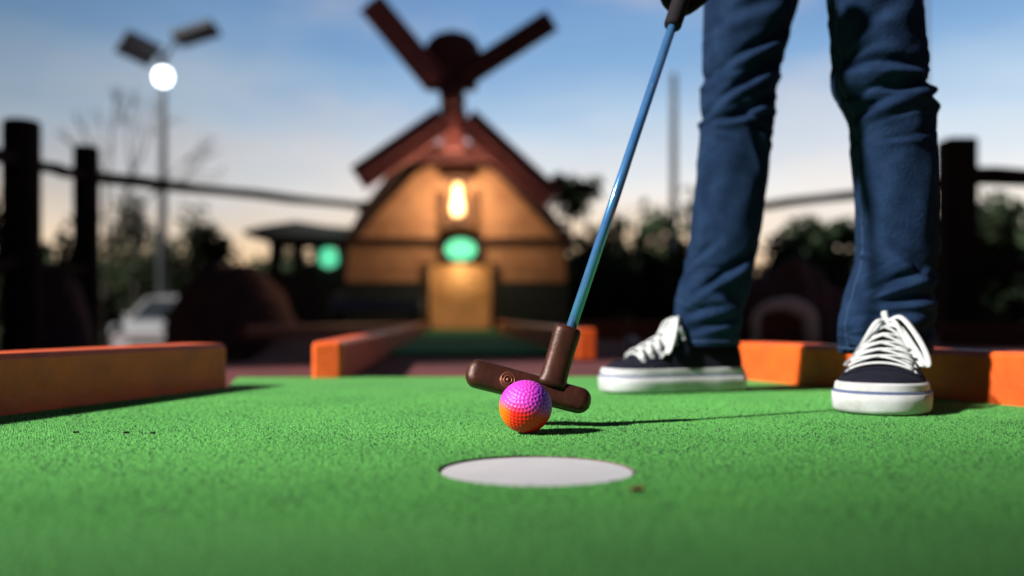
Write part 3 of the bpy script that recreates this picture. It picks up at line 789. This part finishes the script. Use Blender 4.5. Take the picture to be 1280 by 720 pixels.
def lamp(name, loc, col, power, rad):
    l = bpy.data.lights.new(name, 'POINT'); l.color = col; l.energy = power; l.shadow_soft_size = rad
    o = bpy.data.objects.new(name, l); o.location = loc; COL.objects.link(o); return o
lamp('gable_lamp_light', lc_+Vector((0,-.24,.0)), (1,.62,.36), 15, .06)
lamp('doorway_light', wp(575,336,WY+.06), (1,.66,.38), 1.3, .05)

# low bench in front of the windmill
bn = thing('bench', (wp(472,380,7.0).x,7.0,-.012), 'low bench with a blue-grey seat plank beside the windmill door', 'bench')
bx0, bx1 = P(416,0,7.0).x, P(528,0,7.0).x
MB().box(((bx0+bx1)/2,7.0,.19),(bx1-bx0,.22,.10),bev=.006).build('seat', 'bluewood', bn)
for x in (bx0+.05,bx1-.05): MB().box((x,7.0,.065),(.06,.18,.15)).build('leg', 'shelter', bn)

# shelter left of the windmill
sy = 10.0
sh = thing('shelter', (P(385,0,sy).x,sy,gz(-2.1,10.)), 'dark open shelter with a flat roof and a green light, left of the windmill', 'shelter')
rp = MB(); rp.prism([tuple(P(a,b,sy)[i] for i in (0,2)) for a,b in ((318,292),(345,286),(380,281),(420,287),(462,290),(462,300),(318,298))], sy-.4, sy+1.4); rp.build('roof', 'shelter', sh)
for px in (345,373,398,428,452):
    p = P(px,0,sy); MB().box((p.x,sy,(P(0,298,sy).z-.88)/2),(.11,.11,P(0,298,sy).z+.88)).build('post', 'shelter', sh)
wl = MB(); a, b = P(318,0,sy).x, P(470,0,sy).x; wl.box(((a+b)/2,sy,(P(0,340,sy).z-.88)/2),(b-a,.08,P(0,340,sy).z+.88)); wl.build('low_wall', 'shelter', sh)
c = P(411,322,sy-.1); gl = MB(); gl.lathe(c-Vector((0,0,.10)), [(.03,0),(.085,.03),(.095,.10),(.08,.17),(.03,.2)], 20); gl.build('lamp', 'green_l', sh, smooth=True)
br_ = MB(); br_.bar(c+Vector((0,0,.09)), c+Vector((0,0,.32)), .02, .02, up=(0,1,0)); br_.build('lamp_hanger', 'shelter', sh)

# ------------------------------------------------------------------ fences
def logpost(p, top, r, parent, zb):
    mb = MB(); n = 14
    rg = [[Vector((p[0]+math.cos(a)*r*k*(1+.03*math.sin(a*3+z*5)), p[1]+math.sin(a)*r*k, z)) for a in np.linspace(0,2*PI,n,endpoint=False)] for z, k in ((zb,1.05),(zb*.4+top*.6,1.0),(top-.02,.98),(top,.88))]
    mb.loft(rg).build('post', 'log', parent)
def rail(a, b, r, parent, z=0):
    n = 9; pts = []
    for i in range(n):
        t = i/(n-1); p = Vector(a).lerp(Vector(b), t); pts.append(p+Vector((0,0,.004*math.sin(i*2.1)-.03*math.sin(t*PI)*0)))
    MB().tube(pts, [r*(1+.08*math.sin(i*1.7)) for i in range(n)], 10).build('rail', 'log', parent)
fl = thing('log_fence', (-2.37,5.3,gz(-2.37,5.3)), 'dark log fence on the left with two thick round posts and a long thin rail', 'fence')
P1, P2, P3 = (-2.37,4.6), (-2.37,5.3), (-1.34,8.7)
for p, px, top, r in ((P1,27,P(0,151,4.6).z,.088),(P2,109,P(0,183,5.3).z,.070),(P3,0,1.16,.06),((-2.37,3.7),0,.98,.085)): logpost(p, top, r, fl, gz(*p)-.1)
rail((-2.37,3.7,.80),(-2.37,4.6,.86),.038,fl); rail((-2.37,4.6,.855),(-2.37,5.3,.885),.030,fl); rail((-2.37,5.3,.885),(-1.34,8.7,1.115),.034,fl)
rail((-2.37,3.7,.3),(-2.37,4.6,.35),.038,fl); rail((-2.37,4.6,.35),(-2.37,5.3,.36),.034,fl)
frr = thing('log_fence', (2.29,4.9,-.012), 'dark log fence on the right with a square-topped post beside the leg', 'fence')
q1, q2, q3 = (2.29,4.9), (1.69,8.7), (3.9,4.95)
MB().box((2.29,4.9,(P(0,178,4.9).z)/2),(.155,.155,P(0,178,4.9).z+.03),bev=.012).build('post', 'log', frr)
MB().box((q2[0],q2[1],.56),(.13,.13,1.16),bev=.01).build('post', 'log', frr)
MB().box((q3[0],q3[1],.45),(.15,.15,.95),bev=.01).build('post', 'log', frr)
rail((2.29,4.9,.80),(1.69,8.7,1.045),.032,frr); rail((2.29,4.9,.83),(3.9,4.95,.80),.045,frr)
rail((2.29,4.9,.36),(3.9,4.95,.36),.04,frr)

# ------------------------------------------------------------------ street lamp and poles
ly_ = 22.0; K_ = ly_/14; lb = P(203,0,ly_)
sl = thing('street_lamp', (lb.x,ly_,gz(lb.x,ly_)), 'tall lamp post with a lit round globe under two dark flat panels', 'street lamp')
MB().tube([(lb.x,ly_,gz(lb.x,ly_)),(lb.x,ly_,2.4),(lb.x,ly_,P(0,72,ly_).z)], [.085*K_,.07*K_,.05*K_], 14).build('pole', 'pole', sl, smooth=True)
MB().lathe(P(204,96,ly_-.2)-Vector((0,0,.15*K_)), [(a_*K_,b_*K_) for a_,b_ in [(.04,.03),(.08,.05),(.108,.09),(.118,.15),(.108,.21),(.08,.25),(.03,.27)]], 24).build('globe', 'lamp_w', sl, smooth=True)
lamp('street_lamp_light', P(204,96,ly_-.5), (.85,.93,1), 6, .15)
a = P(173,61,ly_); mb = MB(); rot = Matrix.Rotation(R(-28),3,'X') @ Matrix.Rotation(R(40),3,'Z')
mb.box(a,(.52*K_,.52*K_,.06*K_),rot,bev=.01); mb.build('panel', 'pole', sl)
MB().bar(P(196,66,ly_), P(205,72,ly_), .07,.07).build('arm', 'pole', sl)
a = P(245,42,ly_); mb = MB(); rot = Matrix.Rotation(R(-17),3,'Y') @ Matrix.Rotation(R(-10),3,'X'); mb.box(a,(.62*K_,.40*K_,.10*K_),rot,bev=.02); mb.build('panel', 'pole', sl)
MB().bar(P(222,48,ly_), P(205,74,ly_), .07,.07).build('arm', 'pole', sl)
def pole(px, top, Y, r, label):
    p = P(px,0,Y); z0 = gz(p.x,Y); o = MB().tube([(p.x,Y,z0),(p.x,Y,P(0,top*.5+100,Y).z),(p.x,Y,P(0,top,Y).z)], [r*1.2,r,r*.85], 12).build('pole', 'pole', base=(p.x,Y,z0), smooth=True)
    tag(o, label, 'pole')
pole(842,92,15,.055,'slim grey pole rising above the trees between shaft and jeans')
pole(1157,-60,16,.03,'very thin dark pole just right of the front leg')

# ------------------------------------------------------------------ rocks
def rock(px, ybot, ytop, wpx, Y, m, label, seed, group='rock mounds beside the lanes', pk=0.):
    c = P(px,0,Y); z0 = gz(c.x,Y)-.03; ztop = P(0,ytop,Y).z; rx = wpx/2/F*Y; hgt = ztop-z0
    rv, rfc = ico_sphere(4); rng = np.random.default_rng(seed); out = []
    ks = rng.normal(0,1,(9,3)); phs = rng.uniform(0,6.28,9)
    for v in rv:
        d = 1+sum(.045/(1+i*.35)*math.sin((v@ks[i])*(2+i)+phs[i]) for i in range(9))
        z = max(v[2],-.15); out.append((c.x+v[0]*rx*d*(1+.12*max(z,0))+pk*max(z,0)*rx, Y+v[1]*rx*.8*d, z0+max(0,z)*hgt*d))
    o = MB().add(out, [tuple(f) for f in rfc]).build('rock_mound', m, base=(c.x,Y,z0), smooth=False)
    return tag(o, label, 'rock', group)
rock(66,430,350,122,5.0,'rock_d','dark purple-grey rock mound behind the left kerb, left of the silver car',1)
rock(300,440,334,170,6.6,'rock','dark red rock mound between the silver car and the shelter',2,pk=-.12)
ar = rock(985,430,332,155,3.9,'rock','reddish rock mound between the two legs',3)
# pale arch of the tunnel mouth in front of the red mound
am = thing('tunnel_arch', (P(985,0,3.5).x,3.5,-.012), 'pale stone arch over a dark tunnel mouth, seen between the legs', 'arch')
ac = P(978,404,3.45); mb = MB()
mb.tube([ac+Vector((math.cos(a)*.100, 0, -.10 if k in (0,14) else math.sin(a)*.068)) for k, a in enumerate(np.linspace(PI,0,15))], [.016]*5+[.024]*3+[.032]*7, 12)
mb.build('arch_stone', 'pale', am, smooth=True)
mb = MB(); mb.prism([(ac.x+math.cos(a)*.075, ac.z+math.sin(a)*.085) for a in np.linspace(0,PI,12)]+[(ac.x-.075,-.01),(ac.x+.075,-.01)], 3.46, 3.62); mb.build('tunnel_back', 'brick', am)

# ------------------------------------------------------------------ car
cy = 19.5; cxx = P(184,0,cy).x; cz = -.872
car = thing('parked_car', (cxx,cy,cz), 'pale silver car seen from the front, parked behind the left kerb', 'car')
def carring(y, rows): return [Vector((cxx+x, cy+y, cz+z)) for x, z in rows]
def half(rows): return rows+[(-x,z) for x,z in rows[::-1]]
b0 = half([(.55,.22),(.80,.24),(.86,.40),(.86,.58),(.80,.70),(.45,.74)])
b1 = half([(.60,.20),(.86,.22),(.90,.42),(.90,.66),(.86,.82),(.50,.88)])
b2 = half([(.60,.20),(.88,.22),(.91,.45),(.91,.72),(.88,.92),(.50,.96)])
MB().loft([carring(-.05,[(x*.8,z*.9+.04) for x,z in b0]), carring(0,b0), carring(.35,b1), carring(1.2,b2), carring(3.3,b2), carring(4.1,b1), carring(4.2,b0)]).build('body', 'carpaint', car, smooth=False)
cab = lambda w, z: half([(.84,.90),(w+.04,z-.10),(w-.04,z)])
MB().loft([carring(1.0,half([(.80,.90),(.78,.93),(.74,.95)])), carring(1.75,cab(.62,1.40)), carring(2.6,cab(.64,1.45)), carring(3.6,cab(.58,1.32)), carring(4.0,half([(.76,.90),(.72,.93),(.68,.95)]))]).build('cabin', 'carglass', car)
MB().loft([carring(1.72,half([(.64,1.36),(.62,1.40),(.54,1.42)])), carring(2.2,half([(.66,1.41),(.64,1.46),(.55,1.48)])), carring(3.3,half([(.62,1.36),(.60,1.40),(.52,1.42)]))]).build('roof', 'carpaint', car)
for sx in (-1,1):
    mb = MB(); mb.bar((cxx+sx*.80,cy+1.02,cz+.92),(cxx+sx*.63,cy+1.74,cz+1.40),.06,.05); mb.build('windshield_pillar', 'carpaint', car)
    MB().box((cxx+sx*.66,cy-.01,cz+.60),(.30,.12,.15),bev=.03).build('headlight', 'headl', car)
    MB().box((cxx+sx*1.00,cy+1.35,cz+.98),(.20,.12,.14),bev=.03).build('mirror', 'carpaint', car)
    for yy in (.75,3.35):
        w = MB().lathe((cxx+sx*.72,cy+yy,cz+.32), [(.01,0),(.30,0),(.32,.03),(.32,.18),(.30,.2),(.01,.2)], 24, axis=(sx,0,0)).build('wheel', 'tyre', car)
MB().box((cxx,cy-.02,cz+.47),(.80,.06,.16),bev=.02).build('grille', 'tyre', car)
MB().box((cxx,cy-.06,cz+.30),(1.62,.12,.13),bev=.03).build('bumper', 'carpaint', car)

# ------------------------------------------------------------------ trees
def leaves(clumps, per, size, seed):
    """clumps: list of (x,y,z,r); returns quads spread in the clumps"""
    rng = np.random.default_rng(seed); Vs = []
    for (x,y,z,r) in clumps:
        k = int(per*(r**2)); d = rng.normal(0,1,(k,3)); d /= np.linalg.norm(d,axis=1)[:,None]
        rad = r*rng.uniform(.25,1.08,k)**.6; c = np.array([x,y,z])+d*rad[:,None]*np.array([1,1,.85])
        u = rng.normal(0,1,(k,3)); u /= np.linalg.norm(u,axis=1)[:,None]
        w = np.cross(u, rng.normal(0,1,(k,3))); w /= np.linalg.norm(w,axis=1)[:,None]
        s1 = size*rng.uniform(.6,1.3,k)[:,None]; s2 = s1*.55
        Vs.append(np.stack([c-u*s1, c-w*s2, c+u*s1, c+w*s2],1))
    V = np.concatenate(Vs).reshape(-1,3); return V, np.arange(len(V)).reshape(-1,4)
def tree(name, x, y, h, wid, m, label, seed, cat='tree', trunk=.35, dens=300, leaf=.09, group=None, ncl=26):
    rng = np.random.default_rng(seed); z0 = gz(x,y)
    root = thing(name, (x,y,z0), label, cat, group)
    cb = h*trunk
    tr_ = MB(); tops = []
    tr_.tube([(x,y,z0-.05),(x+rng.normal(0,.03),y,z0+cb*.6),(x+rng.normal(0,.06),y,z0+cb*1.1),(x+rng.normal(0,.1)*wid*.2,y,z0+h*.8)], [.035*h,.026*h,.02*h,.006*h], 9)
    for i in range(7):
        a = rng.uniform(0,6.28); zb = z0+cb*rng.uniform(.7,1.5); r = wid*.5*rng.uniform(.5,.95); zt = min(z0+h*.92, zb+h*rng.uniform(.12,.4))
        e = (x+math.cos(a)*r, y+math.sin(a)*r, zt); mid = (x+math.cos(a)*r*.45, y+math.sin(a)*r*.45, zb+(zt-zb)*.35)
        tr_.tube([(x,y,zb),mid,e],[.013*h,.009*h,.003*h],6); tops.append(e)
    tr_.build('trunk', 'bark', root, smooth=True)
    cl = []
    for i in range(ncl):
        a = rng.uniform(0,6.28); t = rng.uniform(0,1)
        zz = z0+cb*.8+(h-cb*.8)*t*.93; prof = math.sin(min(1,.25+t*.9)*PI)**.5 if t < .9 else .45
        r = wid*.5*prof*math.sqrt(rng.uniform(.05,1)); rr_ = wid*rng.uniform(.11,.21)
        cl.append((x+math.cos(a)*r, y+math.sin(a)*r, zz, rr_))
    cl += [(e[0],e[1],e[2],wid*.13) for e in tops]
    V, Fc = leaves(cl, dens, leaf, seed)
    o = npmesh('crown', V-np.array((x,y,z0)), Fc, m, nper=4); o.parent = root
    return root
TG = 'trees and bushes behind the course'
def tpx(name, px, ytop, Y, wpx, m, label, seed, **k):
    x = P(px,0,Y).x; h = P(0,ytop,Y).z-gz(x,Y); return tree(name, x, Y, h, wpx/F*Y, m, label, seed, group=TG, **k)
# left
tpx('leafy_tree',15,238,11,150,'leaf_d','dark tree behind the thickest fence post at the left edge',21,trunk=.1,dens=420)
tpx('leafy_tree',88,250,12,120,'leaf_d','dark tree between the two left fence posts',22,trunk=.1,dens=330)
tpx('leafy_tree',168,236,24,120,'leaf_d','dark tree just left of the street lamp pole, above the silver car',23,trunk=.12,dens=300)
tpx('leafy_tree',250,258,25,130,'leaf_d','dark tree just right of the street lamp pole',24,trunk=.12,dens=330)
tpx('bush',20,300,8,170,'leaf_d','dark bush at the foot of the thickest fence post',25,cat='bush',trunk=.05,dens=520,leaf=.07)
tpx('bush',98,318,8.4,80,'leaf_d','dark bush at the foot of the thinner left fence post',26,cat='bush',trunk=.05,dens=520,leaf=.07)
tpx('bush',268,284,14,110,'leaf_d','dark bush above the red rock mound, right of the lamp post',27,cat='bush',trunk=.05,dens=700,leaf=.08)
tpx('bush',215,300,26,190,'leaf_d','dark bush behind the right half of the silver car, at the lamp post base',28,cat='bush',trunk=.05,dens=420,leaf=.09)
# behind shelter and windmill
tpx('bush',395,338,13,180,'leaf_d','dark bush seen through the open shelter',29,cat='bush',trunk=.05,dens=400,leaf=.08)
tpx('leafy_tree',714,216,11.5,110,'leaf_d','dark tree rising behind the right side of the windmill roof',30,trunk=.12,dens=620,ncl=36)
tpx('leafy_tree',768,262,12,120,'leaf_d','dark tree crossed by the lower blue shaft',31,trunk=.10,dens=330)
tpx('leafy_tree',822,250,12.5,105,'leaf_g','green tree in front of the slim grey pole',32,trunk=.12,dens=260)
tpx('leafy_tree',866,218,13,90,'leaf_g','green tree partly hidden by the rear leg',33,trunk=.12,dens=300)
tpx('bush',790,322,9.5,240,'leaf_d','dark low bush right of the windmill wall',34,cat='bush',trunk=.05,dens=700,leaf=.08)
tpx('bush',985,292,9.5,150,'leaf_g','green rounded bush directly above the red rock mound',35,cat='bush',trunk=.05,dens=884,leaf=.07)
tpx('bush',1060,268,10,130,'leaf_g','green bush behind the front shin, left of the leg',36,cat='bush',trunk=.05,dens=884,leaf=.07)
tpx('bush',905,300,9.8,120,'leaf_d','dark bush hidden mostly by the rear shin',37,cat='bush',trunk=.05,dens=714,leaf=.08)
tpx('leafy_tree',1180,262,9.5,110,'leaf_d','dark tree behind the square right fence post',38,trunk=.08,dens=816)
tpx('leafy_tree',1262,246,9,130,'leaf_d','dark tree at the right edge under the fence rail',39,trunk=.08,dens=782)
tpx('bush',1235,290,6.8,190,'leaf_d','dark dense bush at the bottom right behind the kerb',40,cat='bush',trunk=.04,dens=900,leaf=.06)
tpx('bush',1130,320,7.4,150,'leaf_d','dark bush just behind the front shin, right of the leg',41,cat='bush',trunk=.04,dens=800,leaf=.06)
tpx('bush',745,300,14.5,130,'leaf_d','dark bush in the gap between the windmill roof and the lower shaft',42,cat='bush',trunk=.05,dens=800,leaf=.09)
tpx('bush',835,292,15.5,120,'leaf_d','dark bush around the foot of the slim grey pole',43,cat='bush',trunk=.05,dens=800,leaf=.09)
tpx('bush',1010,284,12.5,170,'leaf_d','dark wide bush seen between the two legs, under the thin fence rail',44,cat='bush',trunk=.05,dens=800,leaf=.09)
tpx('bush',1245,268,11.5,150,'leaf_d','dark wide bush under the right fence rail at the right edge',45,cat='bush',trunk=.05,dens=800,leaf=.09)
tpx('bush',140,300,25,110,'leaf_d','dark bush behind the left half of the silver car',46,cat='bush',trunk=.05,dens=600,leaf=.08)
# bare tree on the left
bt = P(135,0,17); z0 = gz(bt.x,17); root = thing('bare_tree', (bt.x,17,z0), 'thin bare-branched tree above the thinner left fence post', 'tree')
mb = MB(); rng = np.random.default_rng(4)
def branch(p, d, L, r, lv):
    e = p+d*L; mb.tube([p, p+d*L*.5+Vector(rng.normal(0,.03*L,3)), e], [r,r*.8,r*.6], 6)
    if lv:
        for _ in range(3):
            nd2 = (d+Vector(rng.normal(0,.42,3))).normalized(); nd2.z = abs(nd2.z)*.8+.1; branch(e, nd2.normalized(), L*.62, r*.55, lv-1)
branch(Vector((bt.x,17,z0)), Vector((0,0,1)), 2.2, .07, 4); mb.build('trunk', 'bark', root, smooth=True)

# distant wood: one mass low on the horizon
cl = []; rng = np.random.default_rng(9)
for i in range(240):
    x = rng.uniform(-26,26); y = rng.uniform(24,32); top = 1.3+.5*math.sin(x*.6)+.4*math.sin(x*1.7+1)
    cl.append((x,y,-.9+rng.uniform(0,1)*(top+.9),rng.uniform(.7,1.1)))
V, Fc = leaves(cl, 260, .16, 9)
tag(npmesh('woods', V, Fc, 'leaf_d', nper=4), 'low dark wood along the horizon', 'woods', kind='stuff')

# added hedges, unseen left of the frame: they keep the low sun off the course behind and off the front of the green
def sunblocker(x, y0, y1, h, label, seed, zb=-.1):
    rng = np.random.default_rng(seed); mb = MB(); cl = []
    n = int((y1-y0)/.35)
    core = []
    for i in range(n+1):
        y = y0+(y1-y0)*i/n; hh = h*(1+.03*math.sin(i*1.3)+.02*math.sin(i*2.9))*(1 if 0 < i < n else .93)
        core.append([Vector((x+a*.35, y, zb+b*hh)) for a, b in ((-1,0),(1,0),(1,.6),(.8,.96),(-.8,.96),(-1,.6))])
    mb.loft(core)
    for i in range(int((y1-y0)*h*2.2)):
        cl.append((x+rng.choice([-.32,.32]), rng.uniform(y0,y1), zb+rng.uniform(.05,1)*h, rng.uniform(.18,.3)))
    V, Fc = leaves(cl, 380, .05, seed)
    root = thing('sunblocker', (x,(y0+y1)/2,zb), label, 'sunblocker', 'added sun-blocking hedges left of the frame')
    mb.build('shade_core', 'leaf_s', root)  # solid inner core, added so that no sun leaks through
    o = npmesh('foliage', V-np.array((x,(y0+y1)/2,zb)), Fc, 'leaf_s', nper=4); o.parent = root
SUN_EL, SUN_AZ = 34., 24.            # light comes from the left and a little from the camera side
sv = Vector((-math.cos(R(SUN_EL))*math.cos(R(SUN_AZ)), -math.cos(R(SUN_EL))*math.sin(R(SUN_AZ)), math.sin(R(SUN_EL))))
tn = math.tan(R(SUN_AZ))
sunblocker(-4.6, 2.45-4.4*tn, 7.0, 7.2, 'added off-frame leafy hedge shading the lane and windmill', 51)
sunblocker(-7.6, 7.4, 12.8, 9.0, 'added off-frame leafy hedge along the far left of the course', 53, zb=-.9)
sunblocker(-10.5, -9.0, .38-10.5*tn, 10.5, 'added off-frame leafy hedge shading the front of the green', 52)

# ------------------------------------------------------------------ light, sky, camera
w = bpy.data.worlds.new('World'); scene.world = w; w.use_nodes = True; nt = w.node_tree
bg = nt.nodes['Background']
sky = nt.nodes.new('ShaderNodeTexSky'); sky.sky_type = 'NISHITA'; sky.sun_disc = False
sky.sun_elevation = R(SUN_EL); sky.sun_rotation = math.atan2(sv.x, sv.y); sky.air_density = 1.0; sky.dust_density = .6; sky.ozone_density = 2.0
tc = nt.nodes.new('ShaderNodeTexCoord'); sp_ = nt.nodes.new('ShaderNodeSeparateXYZ'); nt.links.new(tc.outputs['Generated'], sp_.inputs[0])
nz = nt.nodes.new('ShaderNodeTexNoise'); nz.inputs['Scale'].default_value = 2.2; nz.inputs['Detail'].default_value = 4; nz.inputs['Roughness'].default_value = .55
mp = nt.nodes.new('ShaderNodeMapping'); mp.inputs['Scale'].default_value = (1,1,3.2); nt.links.new(tc.outputs['Generated'], mp.inputs['Vector']); nt.links.new(mp.outputs[0], nz.inputs['Vector'])
ad = nt.nodes.new('ShaderNodeMath'); ad.operation = 'MULTIPLY_ADD'; ad.inputs[1].default_value = .16; 
nt.links.new(nz.outputs['Fac'], ad.inputs[0])
sb_ = nt.nodes.new('ShaderNodeMath'); sb_.operation = 'SUBTRACT'; sb_.inputs[1].default_value = .08; nt.links.new(sp_.outputs['Z'], sb_.inputs[0])
nt.links.new(sb_.outputs[0], ad.inputs[2])
cr = nt.nodes.new('ShaderNodeValToRGB'); nt.links.new(ad.outputs[0], cr.inputs[0])
e = cr.color_ramp.elements
def lin(*c): return tuple(((v/255+.055)/1.055)**2.4 for v in c)
# dusk colours by height, as they read at exposure 0
SKY = [(0,lin(255,190,120)),(.075,lin(255,216,170)),(.13,lin(244,236,228)),(.19,lin(194,212,228)),(.27,lin(126,166,208)),(.36,lin(84,128,184)),(.5,lin(48,76,124)),(1,lin(22,34,62))]
e[0].position = 0; e[1].position = 1; e[0].color = (*SKY[0][1],1); e[1].color = (*SKY[-1][1],1)
for p_, c_ in SKY[1:-1]: q = e.new(p_); q.color = (*c_,1)
BGS = .12; EXPO = .75
sc_ = nt.nodes.new('ShaderNodeVectorMath'); sc_.operation = 'SCALE'; sc_.inputs['Scale'].default_value = 1.06/(BGS*2**EXPO)
nt.links.new(cr.outputs[0], sc_.inputs[0])
# the afterglow lies ahead; the sky behind the camera is already dark
yr = nt.nodes.new('ShaderNodeMapRange'); yr.interpolation_type = 'SMOOTHSTEP'; yr.inputs['From Min'].default_value = .12; yr.inputs['From Max'].default_value = .84
yr.inputs['To Min'].default_value = .13; yr.inputs['To Max'].default_value = 1.0
nt.links.new(sp_.outputs['Y'], yr.inputs['Value'])
mx_ = nt.nodes.new('ShaderNodeMix'); mx_.data_type = 'RGBA'; mx_.inputs['Factor'].default_value = .86
nt.links.new(sky.outputs[0], mx_.inputs['A']); nt.links.new(sc_.outputs[0], mx_.inputs['B'])
ml_ = nt.nodes.new('ShaderNodeVectorMath'); ml_.operation = 'SCALE'
xr_ = nt.nodes.new('ShaderNodeMapRange'); xr_.interpolation_type = 'SMOOTHSTEP'; xr_.inputs['From Min'].default_value = -.68; xr_.inputs['From Max'].default_value = .02
xr_.inputs['To Min'].default_value = .46; nt.links.new(sp_.outputs['X'], xr_.inputs['Value'])
zr_ = nt.nodes.new('ShaderNodeMapRange'); zr_.inputs['From Min'].default_value = .24; zr_.inputs['From Max'].default_value = .06; nt.links.new(sp_.outputs['Z'], zr_.inputs['Value'])
mxx = nt.nodes.new('ShaderNodeMath'); mxx.operation = 'MAXIMUM'; zz_ = nt.nodes.new('ShaderNodeMath'); zz_.operation = 'MULTIPLY'; zz_.inputs[1].default_value = 1.0
nt.links.new(zr_.outputs['Result'], zz_.inputs[0]); nt.links.new(xr_.outputs['Result'], mxx.inputs[0]); nt.links.new(zz_.outputs[0], mxx.inputs[1])
sc2 = nt.nodes.new('ShaderNodeMath'); sc2.operation = 'MULTIPLY'; nt.links.new(yr.outputs['Result'], sc2.inputs[0]); nt.links.new(mxx.outputs[0], sc2.inputs[1])
# soft high cloud, faintly warm
cn = nt.nodes.new('ShaderNodeTexNoise'); cn.inputs['Scale'].default_value = 3.1; cn.inputs['Detail'].default_value = 5; cn.inputs['Roughness'].default_value = .6
mp2 = nt.nodes.new('ShaderNodeMapping'); mp2.inputs['Scale'].default_value = (1,1,2.6); mp2.inputs['Location'].default_value = (3.2,1.1,.4)
nt.links.new(tc.outputs['Generated'], mp2.inputs['Vector']); nt.links.new(mp2.outputs[0], cn.inputs['Vector'])
cm = nt.nodes.new('ShaderNodeMapRange'); cm.interpolation_type = 'SMOOTHSTEP'; cm.inputs['From Min'].default_value = .44; cm.inputs['From Max'].default_value = .72; cm.inputs['To Max'].default_value = .36
nt.links.new(cn.outputs['Fac'], cm.inputs['Value'])
cl_ = nt.nodes.new('ShaderNodeMix'); cl_.data_type = 'RGBA'; nt.links.new(cm.outputs['Result'], cl_.inputs['Factor']); nt.links.new(mx_.outputs['Result'], cl_.inputs['A'])
cl_.inputs['B'].default_value = (*[v*1.05/(BGS*2**EXPO) for v in lin(236,218,208)], 1)
nt.links.new(cl_.outputs['Result'], ml_.inputs[0]); nt.links.new(sc2.outputs[0], ml_.inputs['Scale'])
nt.links.new(ml_.outputs[0], bg.inputs['Color'])
bg.inputs['Strength'].default_value = BGS

sun = bpy.data.lights.new('sun', 'SUN'); sun.energy = 4.8; sun.angle = R(3.2); sun.color = (1,.95,.86)
so = bpy.data.objects.new('sun', sun); COL.objects.link(so); so.rotation_euler = sv.to_track_quat('Z','Y').to_euler()

cam = bpy.data.cameras.new('camera'); co = bpy.data.objects.new('camera', cam); COL.objects.link(co)
co.location = (0,0,H); co.rotation_euler = (R(90),0,0)
cam.sensor_width = 36; cam.lens = 36*F/1280; cam.shift_y = (HZ-360)/1280; cam.clip_start = .02; cam.clip_end = 2000
cam.dof.use_dof = True; cam.dof.focus_distance = .835; cam.dof.aperture_fstop = 2.55; cam.dof.aperture_blades = 0
scene.camera = co
scene.view_settings.view_transform = 'Standard'; scene.view_settings.look = 'None'; scene.view_settings.exposure = EXPO; scene.view_settings.gamma = 1
scene.cycles.use_denoising = True
scene.cycles.max_bounces = 6
for o in bpy.data.objects:
    if '_b' in o: del o['_b']
    if o.parent is not None:
        for k in ('label','category','group'):
            if k in o: del o[k]
